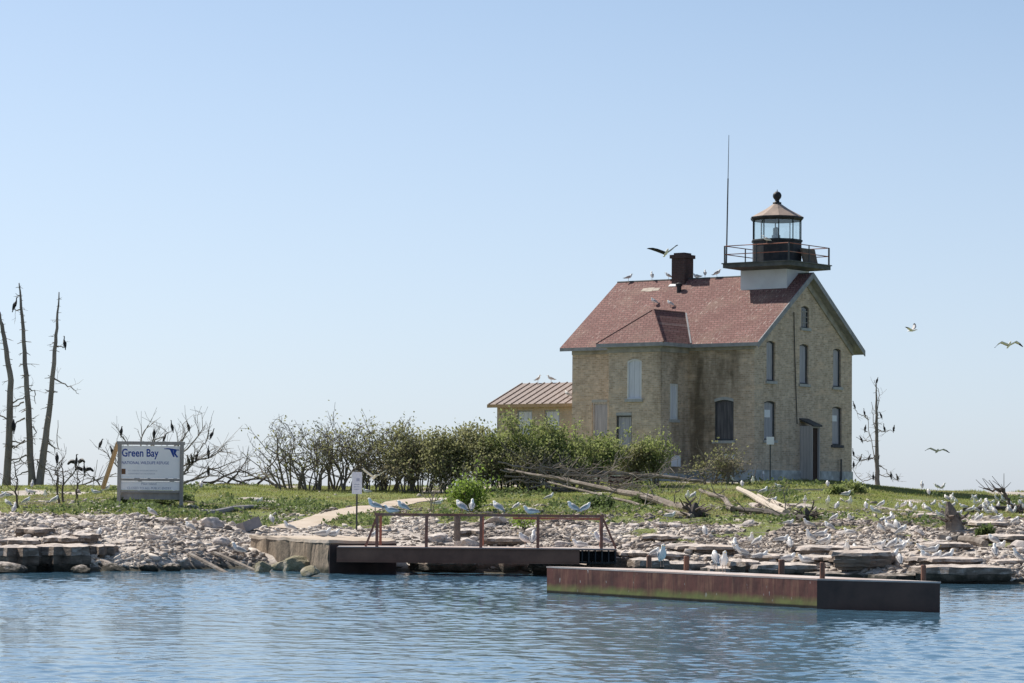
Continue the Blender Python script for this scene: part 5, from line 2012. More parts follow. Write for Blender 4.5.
# ledges under the walkway and behind and right of the pontoon
x_ = -4.0
i = 0
while x_ < 20:
    w_ = rnd.choice((0.7, 0.9, 1.2, 1.5, 2.1)) * rnd.uniform(0.85, 1.2)
    ys_ = float(shore(np.array([x_ + w_ / 2]))[0])
    lab = ('layered rock ledge in the shade under the steel walkway' if x_ < 2.6 else 'layered rock ledge at the waterline behind the pontoon' if x_ < 11.5 else 'layered rock ledge at the waterline right of the pontoon')
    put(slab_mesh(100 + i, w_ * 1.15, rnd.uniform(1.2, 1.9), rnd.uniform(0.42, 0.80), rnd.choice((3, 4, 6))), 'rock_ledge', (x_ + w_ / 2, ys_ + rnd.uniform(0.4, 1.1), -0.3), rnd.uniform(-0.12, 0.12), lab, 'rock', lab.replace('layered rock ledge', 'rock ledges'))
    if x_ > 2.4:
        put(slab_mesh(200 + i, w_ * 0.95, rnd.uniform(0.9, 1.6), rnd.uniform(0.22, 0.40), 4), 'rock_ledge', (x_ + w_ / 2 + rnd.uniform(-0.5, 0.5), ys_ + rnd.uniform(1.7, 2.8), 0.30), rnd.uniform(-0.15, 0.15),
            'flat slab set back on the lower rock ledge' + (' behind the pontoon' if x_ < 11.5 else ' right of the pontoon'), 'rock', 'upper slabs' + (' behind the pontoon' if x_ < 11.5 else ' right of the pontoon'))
    x_ += w_ * 0.9
    i += 1
for j, (px_, py_, w_, lab) in enumerate(((860, 566, 90, 'broad tan rock slab rising behind the right end of the pontoon'), (1005, 541, 70, 'broad grey rock slab on the right edge above the waterline ledges'),
                                         (700, 551, 100, 'long pale flat slab behind the middle of the pontoon'), (835, 552, 110, 'long pale flat slab above the broad tan slab'), (505, 543, 60, 'pale flat slab seen through the walkway railing, left of two'),
                                         (470, 535, 40, 'grey block of rock seen through the railing behind the wooden post'), (660, 541, 50, 'flat grey slab on the rubble behind the left end of pontoon'),
                                         (945, 549, 80, 'flat pale slab below the broken stump on the right slope'), (985, 527, 60, 'pale flat slab in the grass right of the broken stump'), (925, 519, 40, 'pale flat slab with gulls left of the broken stump'))):
    g_ = ground(px_, py_)
    k = F / g_.y
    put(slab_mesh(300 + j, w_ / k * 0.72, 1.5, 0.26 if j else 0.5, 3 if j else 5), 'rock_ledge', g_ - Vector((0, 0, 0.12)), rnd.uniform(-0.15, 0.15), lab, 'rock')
# mossy rocks against the pier, tilted concrete block
for j, (px_, py_, s_, lab) in enumerate(((284, 566, 0.42, 'mossy rock against the concrete pier, left of two'), (299, 567, 0.5, 'mossy rock against the concrete pier, right of two'), (272, 562, 0.3, 'small tan rock below the concrete pier wall'),
                                         (262, 568, 0.26, 'small dark rock at the waterline near two sliding planks'), (311, 572, 0.28, 'wet rock at the foot of the concrete pier'))):
    q = at_z(px_, py_, 0.12)
    put(BMM[j], 'boulder', (q.x, q.y, 0.12), rnd.uniform(0, 6), lab, 'rock', None, (s_, s_, s_ * 1.2), 0.15)
g_ = ground(249, 531)
m = MB()
m.box((0, 0, 0.16), (0.62, 0.6, 0.34), rot=Matrix.Rotation(math.radians(-22), 3, 'Y') @ Matrix.Rotation(0.5, 3, 'Z'))
tag(m.build('concrete_block', M['grey_slab'], None, g_), 'tilted grey concrete block at the upper end of the pier', 'block')
g_ = ground(213, 527)
put(BM[3], 'boulder', g_ + Vector((0, 0, 0.1)), 0.4, 'grey boulder at the grass edge left of the tilted concrete block', 'rock', None, 0.33, 0.1)
# individual boulders, larger ones of the stony banks
spots = []
for k in range(150):
    zone = k % 3
    xr = ((-16.5, -8.5), (-2.5, 6), (6, 20))[zone]
    for _ in range(40):
        x = rnd.uniform(*xr)
        if -8.8 < x < -8.4: continue
        y = float(shore(np.array([x]))[0]) + rnd.uniform(1.5, 15 if zone < 2 else 19)
        if grass_mask(np.array([x]), np.array([y]))[0] < 0.4 and path_dist(np.array([x]), np.array([y]))[0] > 1.0: break
    s_ = rnd.uniform(0.10, 0.24) * (1.9 if rnd.random() < 0.12 else 1)
    lab = ('pale limestone boulder in the stony bank left of the pier', 'pale limestone boulder on the rubble behind the walkway railing', 'pale limestone boulder on the rubble slope behind the pontoon')[zone]
    o = put(BM[k % 8], 'boulder', (x, y, tz(x, y) + s_ * 0.15), rnd.uniform(0, 6.28), lab, 'rock', ('boulders left of the pier', 'boulders behind the walkway', 'boulders behind the pontoon')[zone], (s_ * rnd.uniform(0.8, 1.4), s_, s_ * rnd.uniform(0.7, 1.1)), 0.15)


# ------------------------------------------------------------------ grass and weeds
def blades(name, n, hmin, hmax, wid, mat, acc, seed, xr=(-27, 28), yr=(84, 132), lean=0.5):
    r_ = np.random.default_rng(seed)
    x, y = r_.uniform(*xr, n), r_.uniform(*yr, n)
    inside = np.abs(x) < y * 0.19 + 1.0
    x, y = x[inside], y[inside]
    ok = acc(x, y, r_)
    x, y = x[ok], y[ok]
    n = len(x)
    z = terrain(x, y) - 0.01
    h = r_.uniform(hmin, hmax, n) * (0.75 + 0.8 * np.clip(fbm(x, y, 2.2, seed + 50, 2), -0.5, 0.6))
    a = r_.uniform(0, 6.28, n)
    w = wid * r_.uniform(0.7, 1.3, n)
    p = np.stack([x, y, z], -1)
    d = np.stack([np.cos(a) * w, np.sin(a) * w, np.zeros(n)], -1)
    t = np.stack([r_.normal(0, lean, n) * h, r_.normal(0, lean, n) * h, h], -1)
    v = np.stack([p - d, p + d, p + t], 1).reshape(-1, 3)
    o = np_mesh(name, v, np.arange(n * 3).reshape(n, 3), M[mat])
    return tag(o, kind='stuff')


o = blades('grass', 330000, 0.05, 0.14, 0.018, 'grass', lambda x, y, r_: (grass_mask(x, y) > r_.uniform(0.25, 0.9, len(x))) & ((y - shore(x)) > 5), 31)
tag(o, 'short green turf covering the island')


def weed_mask(x, y):
    t = y - shore(x)
    w = fbm(x, y, 2.6, 707, 3) + np.interp(x, [-26, -15, -11, -6, -3, 3, 9, 26], [0, 0.1, 0.28, 0.16, 0.1, 0.22, 0.02, 0.0]) * np.clip((30 - t) / 8, 0, 1)
    return w


r_ = np.random.default_rng(99)
x, y = r_.uniform(-24, 25, 90000), r_.uniform(90, 123, 90000)
ok = (np.abs(x) < y * 0.19 + 1) & (grass_mask(x, y) > 0.5) & (weed_mask(x, y) > 0.29)
x, y = x[ok], y[ok]
hh = np.clip((weed_mask(x, y) - 0.2) * 0.9, 0.05, 0.42)
pos = np.stack([x, y, terrain(x, y) + hh * r_.uniform(0.1, 1, len(x))], -1)
v, f = leaves_mesh(pos, 0.14, r_)
o = np_mesh('weeds', v, f, M['weed'], False, 4)
tag(o, 'darker leafy weeds growing in the turf', kind='stuff')
# dense low green mounds by the lighthouse door
for j, (px_, py_, w_, h_, lab) in enumerate(((852, 493, 18, 0.5, 'bushy green weed mound in the grass right of the door'), (838, 495, 14, 0.4, 'low green weed mound before the lighthouse corner'), (160, 505, 15, 0.3, 'leafy green clump in front of the middle of the sign base'), (119, 505, 12, 0.3, 'leafy green clump at the left foot of the refuge sign'), (180, 503, 16, 0.35, 'leafy green clump at the right foot of the refuge sign'),
                                             (140, 503, 18, 0.3, 'leafy green clump below the left half of the refuge sign'), (985, 538, 10, 0.4, 'dark green clump among rocks at the right edge'), (600, 508, 16, 0.45, 'dark green weed clump beside the railing end'),
                                             (650, 504, 22, 0.4, 'dark green weed clump below the long fallen trunk'), (762, 478, 10, 0.5, 'leafy weeds at the foot of the thin black post'))):
    g_ = ground(px_, py_)
    k = F / g_.y
    n = 900
    q = r_.normal(0, 1, (n, 3))
    q /= np.linalg.norm(q, axis=1, keepdims=True)
    q *= r_.uniform(0.5, 1.0, (n, 1))
    q[:, 2] = np.abs(q[:, 2])
    q *= np.array([w_ / k, w_ / k * 0.7, h_])
    q *= 1 + 0.35 * vn(q[:, 0] + j * 9, q[:, 1], 0.35, 800 + j)[:, None]
    v, f = leaves_mesh(q, 0.13, r_)
    o = np_mesh('weed_clump', v, f, M['weed' if j not in (0, 1) else 'leaf_green'], False, 4)
    o.location = g_
    tag(o, lab, 'plant')



# broken sticks washed up among the stones
r_ = np.random.default_rng(55)
n = 1500
x = r_.uniform(-18, 21, n)
y = shore(x) + r_.uniform(2, 26, n)
ok = (path_dist(x, y) > 0.7) & (fbm(x, y, 4, 970, 2) > -0.12) & ~((x > -8.6) & (x < -3.0) & (y < 86))
x, y = x[ok], y[ok]
n = len(x)
z = terrain(x, y) + r_.uniform(0.03, 0.12, n)
a = r_.normal(0, 0.7, n)
L_ = r_.uniform(0.12, 0.75, n)
d = np.stack([np.cos(a) * L_, np.sin(a) * L_, r_.normal(0, 0.12, n) * L_], -1)
w_ = r_.uniform(0.010, 0.028, n)[:, None]
p = np.stack([x, y, z], -1)
sd = np.stack([-np.sin(a), np.cos(a), np.zeros(n)], -1) * w_
up = np.array([0, 0, 1.0])[None] * w_
v = np.stack([p + sd, p - sd, p + up, p + d + sd * 0.5, p + d - sd * 0.5, p + d + up * 0.5], 1).reshape(-1, 3)
f = np.array([[0, 1, 4, 3], [1, 2, 5, 4], [2, 0, 3, 5]])[None] + (np.arange(n) * 6)[:, None, None]
o = np_mesh('debris', v, f.reshape(-1, 4), M['driftwood'], False, 4)
tag(o, 'broken driftwood sticks strewn over the stony shore', kind='stuff')


# ------------------------------------------------------------------ birds
GM = [M['gull_white'], M['gull_grey'], M['gull_black'], M['gull_bill'], M['gull_leg']]


def gull_mesh(pose):
    m = MB()
    legs = True
    sp = [(-0.30, 0, 0.20, 0.022, 0.010), (-0.20, 0, 0.215, 0.045, 0.028), (-0.10, 0, 0.235, 0.068, 0.058), (0.0, 0, 0.25, 0.080, 0.078), (0.09, 0, 0.265, 0.076, 0.078),
          (0.15, 0, 0.305, 0.056, 0.060), (0.185, 0, 0.355, 0.043, 0.046), (0.205, 0, 0.395, 0.043, 0.042), (0.235, 0, 0.405, 0.036, 0.036), (0.262, 0, 0.40, 0.016, 0.018)]
    if pose == 'alert':
        sp = [(-0.24, 0, 0.12, 0.022, 0.010), (-0.15, 0, 0.16, 0.045, 0.030), (-0.07, 0, 0.21, 0.068, 0.060), (0.0, 0, 0.26, 0.078, 0.078), (0.055, 0, 0.315, 0.070, 0.072),
              (0.085, 0, 0.375, 0.050, 0.054), (0.10, 0, 0.43, 0.041, 0.044), (0.115, 0, 0.475, 0.042, 0.040), (0.145, 0, 0.485, 0.035, 0.034), (0.172, 0, 0.48, 0.016, 0.018)]
    if pose == 'hunched':
        sp = [(-0.30, 0, 0.19, 0.022, 0.010), (-0.20, 0, 0.21, 0.048, 0.030), (-0.10, 0, 0.235, 0.072, 0.062), (0.0, 0, 0.25, 0.085, 0.082), (0.09, 0, 0.265, 0.080, 0.080),
              (0.14, 0, 0.295, 0.062, 0.064), (0.165, 0, 0.325, 0.050, 0.050), (0.185, 0, 0.345, 0.044, 0.042), (0.215, 0, 0.35, 0.036, 0.034), (0.243, 0, 0.345, 0.016, 0.018)]
    if pose == 'lying':
        legs = False
        sp = [(-0.30, 0, 0.075, 0.022, 0.010), (-0.20, 0, 0.085, 0.055, 0.035), (-0.10, 0, 0.10, 0.085, 0.070), (0.0, 0, 0.11, 0.098, 0.095), (0.09, 0, 0.12, 0.088, 0.090),
              (0.145, 0, 0.155, 0.060, 0.062), (0.175, 0, 0.20, 0.046, 0.048), (0.195, 0, 0.235, 0.044, 0.042), (0.225, 0, 0.243, 0.036, 0.035), (0.252, 0, 0.238, 0.016, 0.018)]
    if pose == 'feeding':
        sp = [(-0.30, 0, 0.27, 0.022, 0.010), (-0.20, 0, 0.265, 0.045, 0.028), (-0.10, 0, 0.26, 0.068, 0.058), (0.0, 0, 0.25, 0.080, 0.078), (0.09, 0, 0.235, 0.074, 0.074),
              (0.16, 0, 0.215, 0.052, 0.054), (0.205, 0, 0.195, 0.042, 0.042), (0.235, 0, 0.175, 0.043, 0.042), (0.262, 0, 0.15, 0.035, 0.036), (0.278, 0, 0.125, 0.016, 0.018)]

    def mi(i, f):
        if i <= 0: return 0
        if i in (1, 2, 3) and 0.04 < f < 0.46: return 1
        return 0
    sp = [(a_[0], a_[1], a_[2], a_[3] * (1.16 if 0 < i_ < 8 else 1), a_[4] * (1.16 if 0 < i_ < 8 else 1)) for i_, a_ in enumerate(sp)]
    m.loft(sp, mi, 10)
    pit = math.radians({'hunched': 20, 'stand': 10}.get(pose, 0))
    if pit:
        sp = [((q[0] * math.cos(pit) - (q[2] - 0.25) * math.sin(pit)), 0, 0.25 + q[0] * math.sin(pit) * (1.0 if q[0] < 0.13 else 0.75) + (q[2] - 0.25) * math.cos(pit), q[3], q[4]) for q in sp]
        m = MB()
        m.loft(sp, mi, 10)
    hd = Vector(sp[-1][:3])
    fw = (hd - Vector(sp[-2][:3])).normalized()
    m.loft([(hd.x - 0.008, 0, hd.z, 0.012, 0.014), (hd.x + fw.x * 0.03, 0, hd.z + fw.z * 0.03 - 0.002, 0.009, 0.012), (hd.x + fw.x * 0.055, 0, hd.z + fw.z * 0.055 - 0.008, 0.004, 0.006)], None, 6, 3)
    for sg in (-1, 1):
        m.box((sp[-2][0] + 0.004, sg * 0.034, sp[-2][2] + 0.008), (0.010, 0.008, 0.010), mi=2)
    # folded wings, grey with black tips crossing over the tail
    a, b, c = Vector(sp[4][:3]), Vector(sp[2][:3]), Vector(sp[0][:3])
    for sg in (-1, 1):
        w = [(a.x - 0.01, sg * 0.076, a.z + 0.03, 0.012, 0.035), ((a.x + b.x) / 2, sg * 0.094, (a.z + b.z) / 2 + 0.028, 0.016, 0.050), (b.x - 0.02, sg * 0.076, b.z + 0.028, 0.016, 0.040),
             (c.x + 0.05, sg * 0.034, c.z + 0.040, 0.012, 0.022), (c.x - 0.015, sg * 0.012, c.z + 0.036, 0.008, 0.013), (c.x - 0.075, sg * -0.006, c.z + 0.032, 0.003, 0.006)]
        m.loft(w, lambda i, f: 2 if i >= 3 else 1, 8)
    if legs:
        x_ = sp[3][0] + 0.0
        for sg in (-1, 1):
            m.tube([(x_, sg * 0.03, sp[3][2] - 0.05), (x_ - 0.012, sg * 0.032, 0.09), (x_, sg * 0.032, 0.004)], [0.010, 0.006, 0.006], 5, 4)
            m.add([(x_ - 0.01, sg * 0.032, 0.002), (x_ + 0.05, sg * 0.032 - 0.024, 0.004), (x_ + 0.055, sg * 0.032 + 0.024, 0.004), (x_, sg * 0.032, 0.014)], [(0, 2, 1), (0, 1, 3), (1, 2, 3), (2, 0, 3)], 4)
    return m.mesh('gull', GM, True)


def flying_mesh(lift, dark=False):
    """wings spread along y; lift: heights of elbow and wing tip"""
    m = MB()
    sp = [(-0.28, 0, 0.0, 0.05, 0.008), (-0.18, 0, 0.0, 0.038, 0.025), (-0.08, 0, 0.0, 0.06, 0.05), (0.02, 0, 0.0, 0.07, 0.062), (0.12, 0, 0.005, 0.058, 0.055), (0.19, 0, 0.012, 0.043, 0.042), (0.235, 0, 0.018, 0.038, 0.037), (0.27, 0, 0.012, 0.018, 0.02)]
    m.loft(sp, lambda i, f: (1 if i in (2, 3) and 0.05 < f < 0.45 else 0), 10)
    m.loft([(0.265, 0, 0.012, 0.012, 0.013), (0.30, 0, 0.008, 0.009, 0.010), (0.32, 0, 0.0, 0.003, 0.005)], None, 6, 3)
    e, t = lift
    for sg in (-1, 1):
        rows = [(0.04, 0.0, 0.10, -0.12, 0.018), (0.20, e * 0.5, 0.12, -0.10, 0.016), (0.36, e, 0.135, -0.08, 0.013), (0.52, (e + t) * 0.5 + 0.02, 0.075, -0.10, 0.010), (0.66, t, -0.02, -0.10, 0.004), (0.70, t * 1.04, -0.08, -0.12, 0.002)]
        vs, fs, ms = [], [], []
        for y_, z_, xf, xb, th in rows:
            for xx, dz in ((xf, 0), ((xf * 0.6 + xb * 0.4), th), (xb, 0), ((xf * 0.6 + xb * 0.4), -th)): vs.append((xx, sg * y_, z_ + dz))
        for i in range(len(rows) - 1):
            for k in range(4):
                fs.append((i * 4 + k, i * 4 + (k + 1) % 4, i * 4 + 4 + (k + 1) % 4, i * 4 + 4 + k))
                ms.append(2 if i >= 3 or (dark and sg < 0) else (1 if dark or k in (0, 1) else 0))  # dark paints wing shade in: one wing black, the other grey
        fs += [(0, 1, 2, 3), tuple(len(vs) - 4 + k for k in range(4))]
        ms += [1, 2]
        m.add(vs, fs, ms)
    return m.mesh('gull', GM, True)


GULL = {p: gull_mesh(p) for p in ('stand', 'alert', 'hunched', 'lying', 'feeding')}
GULL['fly_up'] = flying_mesh((0.12, 0.30))
GULL['fly_glide'] = flying_mesh((0.14, -0.06))
GULL['fly_shaded'] = flying_mesh((0.16, 0.34), True)
GULL['fly_land'] = flying_mesh((0.24, 0.42))
rb = random.Random(77)


def gull(loc, face, pose, label, group=None, sc=0.92, rot=None):
    o = bpy.data.objects.new('gull', GULL[pose])
    COL.objects.link(o)
    o.location = loc
    o.rotation_euler = rot if rot else (0, 0, math.radians(face))
    s = sc * rb.uniform(0.93, 1.07)
    o.scale = (s, s, s)
    return tag(o, label, 'gull', group)


def gg(px_, py_, face, pose, label, group=None, lift=0.03, sc=0.9):
    g_ = ground(px_, py_)
    if g_.y > 88: sc *= 0.88
    return gull(g_ + Vector((0, 0, lift)), face, pose, label, group, sc)


# railing
RL = RAIL_Z + 0.038
for px_, f_, p_, lab in ((375, 170, 'stand', 'gull standing at the left end of the walkway railing'), (391, 180, 'lying', 'gull crouched low on the railing between two others at the left end'),
                         (403, 178, 'hunched', 'gull on the railing, third from its left end'), (461.5, 150, 'hunched', 'plump gull on the railing above the wooden post, left of two'),
                         (472, 85, 'alert', 'upright gull on the railing seen from behind, above the wooden post'), (498, 150, 'hunched', 'grey backed gull alone on the railing mid span'),
                         (531, 178, 'lying', 'gull stretched low on the railing left of the facing pair'), (573.5, 178, 'hunched', 'gull facing left in the tail to tail pair on the railing'),
                         (585, 5, 'hunched', 'gull facing right in the tail to tail pair on the railing')):
    p = at(px_, 515, WD)
    gull((p.x, WD, RL), f_, p_, lab, None, 0.88)
for px_, f_, p_, lab, dy in ((525, 200, 'hunched', 'left gull of two resting on the walkway deck', 0.6), (533, 80, 'alert', 'right gull of two resting on the walkway deck', 0.6), (602, 165, 'stand', 'gull standing on the walkway end below the railing brace', 0.3),
                             (580, 180, 'lying', 'gull lying low on the walkway deck left of the end post', 0.9)):
    p = at(px_, 548, WD + dy)
    gull((p.x, WD + dy, WZT + 0.008), f_, p_, lab, None, 0.98)
# pontoon deck
for px_, py_, f_, p_, lab in ((662, 566.5, -80, 'alert', 'upright gull on the pontoon between two bollards at its left end'), (724, 572.5, -85, 'alert', 'white gull standing on the pontoon deck, rightmost of two'),
                              (716, 569.5, 100, 'hunched', 'gull on the pontoon deck just behind another gull')):
    q = at_z(px_, py_, zt)
    gull((q.x, q.y, zt), f_, p_, lab, None, 0.98)
# roofs
for px_, f_, p_, lab in ((628.5, 10, 'stand', 'gull at the left end of the lighthouse ridge'), (652, 100, 'alert', 'gull on the ridge between the left end and the chimney'), (668.5, 170, 'hunched', 'gull on the ridge close against the left of the chimney'),
                         (697, 160, 'lying', 'gull crouched on the ridge just right of the chimney'), (705, 90, 'alert', 'upright gull on the ridge, middle one right of the chimney'), (717, -10, 'hunched', 'gull on the ridge nearest the lantern tower')):
    x_ = on_plane(px_, 281, (0, 1, 0), HW / 2).x
    gull(hworld(x_, HW / 2, RZ + 0.03), f_, p_, lab, None, 0.8)
for px_, py_, f_, p_, lab in ((654.5, 305.5, 175, 'hunched', 'gull on the roof slope above the bay roof, left of two'), (670.5, 307.5, 160, 'hunched', 'gull on the roof slope above the bay roof, right of two')):
    q = on_roof(px_, py_)
    gull(hworld(q.x, q.y, q.z), f_, p_, lab, None, 0.85)
q = Vector((TX + 0.55, TY - S + 0.06, dt + 0.812))
gull(hworld(*q), 160, 'stand', 'gull perched on the gallery railing before the lantern', None, 0.85)
for px_, lab, f_, p_ in ((538, 'dark backed gull on the outbuilding ridge, left of two', 20, 'alert'), (551, 'gull on the outbuilding ridge, right of two', 170, 'stand')):
    q = on_plane(px_, 384, (0, 1, 0), oy)
    gull(hworld(q.x, oy, rz_ + 0.03), f_, p_, lab, None, 0.8)
q = on_plane(568, 398.5, (0, -atp, 1), aez - atp * (ay - 0.35))
gull(hworld(q.x, q.y, q.z + 0.02), 150, 'hunched', 'white gull on the outbuilding roof against the lighthouse wall', None, 0.85)
# flying
for px_, py_, D, face, p_, tilt, lab, sc in ((912, 330.5, 112, -30, 'fly_up', 0.2, 'small gull flying with raised wings right of the lighthouse', 0.75), (1009, 345, 122, -80, 'fly_glide', 0.05, 'large gull gliding with drooped wings at the right edge', 0.92),
                                             (937, 451, 122, 97, 'fly_glide', 0.08, 'white gull gliding low above the right crest', 0.85), (666, 253.0, 118, -72, 'fly_shaded', 0.16, 'gull in flight with dark raised wing beside the chimney', 1.0),
                                             (374, 477, 104, 110, 'fly_land', 0.1, 'white gull landing with raised wings right of the tall notice', 0.8)):
    p = at(px_, py_, D)
    gull(p, face, p_, lab, None, sc, (tilt, -0.5 if face < -40 else 0.38 if face > 90 else -0.1, math.radians(face)))

# left bank and turf
for a in ((2, 502, 20, 'hunched', 'gull cut by the left edge of the picture on the turf'), (6, 498, 160, 'lying', 'grey backed gull lying at the left edge of the turf'), (30, 495, 170, 'lying', 'white gull sitting in the grass right of the leftmost sapling'),
          (32, 490, 90, 'alert', 'upright gull in the grass in front of the tallest dead trunk'), (26, 507, 10, 'hunched', 'gull standing beside the leftmost bare sapling'), (45, 501, -85, 'alert', 'gull facing the water left of the sapling pair'),
          (54, 506, 30, 'hunched', 'gull sitting at the foot of the sapling pair'), (14, 516, 80, 'alert', 'gull on the upper stones near the left edge'), (8, 509, 150, 'hunched', 'gull in sparse weeds near the left edge'),
          (95.5, 495, 175, 'lying', 'white gull sitting left of the sign brace'), (106, 494, 20, 'hunched', 'gull standing beside the foot of the sign brace'), (135, 500, 10, 'stand', 'gull walking before the left half of the refuge sign'),
          (177, 500, 165, 'stand', 'gull before the right post of the refuge sign'), (152, 519, 170, 'hunched', 'gull on stones just below the refuge sign'), (99, 541, 90, 'hunched', 'gull resting on the rocks above the left ledge'),
          (190, 534, 160, 'hunched', 'gull in the middle of the stony bank left of the pier'), (239, 559, 170, 'stand', 'gull near the water above the two sliding planks'), (257.5, 504, 0, 'lying', 'white gull sitting in the weeds left of the path'),
          (271.5, 526, 110, 'hunched', 'gull standing in weeds at the upper end of the pier'), (201, 490, 100, 'hunched', 'gull standing on the crest right of the sign'), (367, 494, 180, 'lying', 'gull sitting in grass just right of the tall notice'),
          (438, 506, 10, 'lying', 'gull sitting in grass left of the bright green bush'), (501, 489, 90, 'alert', 'white gull in front of the brush pile, leftmost of four'), (514, 489, 20, 'hunched', 'gull in front of the brush pile, second from left'),
          (532, 487, 170, 'hunched', 'gull in front of the brush pile, third from left'), (543, 487, 80, 'alert', 'gull in front of the brush pile, rightmost of four'), (516, 512, 30, 'hunched', 'gull on the ground seen just above the railing middle'),
          (549, 503, 10, 'stand', 'gull on driftwood above the railing left of the pair'), (372, 542, 20, 'hunched', 'gull on stones behind the left railing brace')):
    gg(*a)
for px_, f_, p_, lab in ((290, 170, 'stand', 'gull standing on the concrete pier edge'), (323, 10, 'lying', 'gull lying on the pier, left of two'), (333, 20, 'lying', 'gull lying on the pier, right of two')):
    q = at_z(px_, 534 if px_ < 300 else 537, 0.93)
    gull((q.x, q.y, 0.93), f_, p_, lab, None, 0.95)
# middle and right
for a in ((687.5, 503, -80, 'alert', 'white gull standing on the root end of the long fallen trunk'), (692.5, 502, 30, 'hunched', 'gull half hidden behind the gull on the root end'), (670, 519, 10, 'lying', 'gull lying at the top edge of the middle rubble'),
          (654, 561, 10, 'hunched', 'gull on the ledge behind the left pontoon bollards'), (705, 539, 100, 'hunched', 'lone gull in the middle of the rubble slope'), (735, 555, 90, 'alert', 'upright gull on the flat slab behind the pontoon middle'),
          (742, 560, 175, 'stand', 'grey backed gull on the ledge behind the pontoon middle'), (751, 548, -80, 'alert', 'left gull of the close pair on mid slope stones'), (757, 549, 20, 'hunched', 'right gull of the close pair on mid slope stones'),
          (760, 561, 10, 'lying', 'gull lying on the ledge left of the middle bollard'), (790, 553, 90, 'stand', 'gull by the short pale log behind the pontoon'), (788, 563, 20, 'lying', 'gull on the dark ledge right of the middle bollard'),
          (806, 565, 170, 'lying', 'small looking gull low on the ledge near the corner bollard'), (734, 485, 200, 'stand', 'gull at the upper end of the thick bleached log'), (742, 489, 90, 'hunched', 'gull behind the pale level plank, left end'),
          (752.7, 487, -90, 'alert', 'white gull just behind the pale level plank'), (763, 481, 80, 'alert', 'gull in weeds at the foot of the black post'), (763, 497, 10, 'stand', 'gull between the two bleached logs'),
          (779, 489, 180, 'lying', 'gull lying behind the right half of the plank'), (773, 503, 30, 'lying', 'gull lying beside the thick bleached log'), (827.6, 489, 90, 'hunched', 'white gull in the house shadow below the door'),
          (846, 497, 20, 'lying', 'gull in the grass right of the bushy weed mound'), (805, 507, -90, 'alert', 'gull on the root tangle right of the bleached logs'), (828, 508, -80, 'alert', 'upright gull on the grass edge, first right of root tangle'),
          (837, 512, 60, 'hunched', 'gull on the grass edge, second right of root tangle'), (850, 509, -85, 'alert', 'upright gull on the grass edge, third right of root tangle'), (866, 512, 90, 'hunched', 'gull on the grass edge, fourth right of root tangle'),
          (881, 510, 10, 'hunched', 'white gull in a trio on the grass edge'), (875.5, 518, 170, 'stand', 'gull just below the trio on the stony edge'), (834, 524, 10, 'hunched', 'gull on upper rubble below the weed mound'),
          (829.5, 534, 160, 'hunched', 'gull on the rubble straight below the weed mound'), (821, 538, 10, 'lying', 'gull lying in the rubble left of the long pale slab'), (810.5, 547, 200, 'alert', 'gull standing above the short pale log'),
          (846.6, 557, -90, 'alert', 'gull upright at the left end of the long pale slab'), (867, 559, 10, 'lying', 'gull lying on the long pale slab'), (846.6, 574, 175, 'stand', 'gull behind the pontoon left of the tan slab'),
          (897, 534, 100, 'hunched', 'gull on rubble halfway up the right slope'), (892, 553, 20, 'hunched', 'gull on the slab above the tan slab, left of two'), (899, 552, 10, 'lying', 'gull on the slab above the tan slab, right of two'),
          (892, 565, 20, 'stand', 'gull standing on the broad tan slab'), (900, 569, 90, 'hunched', 'gull at the right foot of the broad tan slab'), (927, 566, 170, 'hunched', 'gull on the waterline ledge left of the end bollard'),
          (936, 565, 10, 'hunched', 'gull on the waterline ledge right of the end bollard'), (947, 566, 15, 'stand', 'grey backed gull on the waterline ledge below the pale slab'), (932, 554, 0, 'lying', 'gull lying on the flat pale slab right of the tan slab'),
          (994, 548, 160, 'hunched', 'gull on stones left of the broad grey edge slab'), (995, 561, 90, 'alert', 'upright gull on the ledge below the broad grey slab'), (1018, 565, 170, 'alert', 'gull on the ledge at the right edge'),
          (979, 525, 20, 'hunched', 'gull by the dark weed tuft right of the broken stump'), (1005, 500, 90, 'alert', 'gull under the level branch of the snag'), (928.6, 497, 90, 'hunched', 'single white gull in the house shadow on the right crest'),
          (937.5, 491, 170, 'hunched', 'left gull of two standing against the sky on the right crest'), (943, 491, 20, 'alert', 'right gull of two standing against the sky on the right crest'), (922, 490.5, 90, 'alert', 'dark looking gull alone on the skyline right of the dead tree')):
    gg(*a)
# dense flock on the grassy rise at the right
for k in range(8):
    px_ = 897 + k * 6.2 + rb.uniform(-2, 2)
    gg(px_, rb.uniform(508, 516), rb.uniform(0, 360), rb.choice(('stand', 'alert', 'hunched', 'hunched')), 'white gull in the loose flock left of the broken stump', 'loose flock left of the stump', 0.03, 0.82)
for k in range(44):
    px_ = rb.uniform(945, 1026)
    gg(px_, rb.uniform(501.5, 517), rb.uniform(0, 360), rb.choice(('stand', 'alert', 'hunched', 'hunched', 'lying')), 'white gull in the crowded flock on the grassy rise at the right edge', 'crowded flock at the right edge', 0.03, 0.80)
for k in range(26):
    px_, py_ = rb.uniform(780, 1020), rb.uniform(520, 556)
    gg(px_, py_, rb.uniform(0, 360), rb.choice(('stand', 'hunched', 'lying', 'lying')), 'white gull scattered over the rubble slope at right', 'gulls scattered over the right rubble slope', 0.03, 0.84)


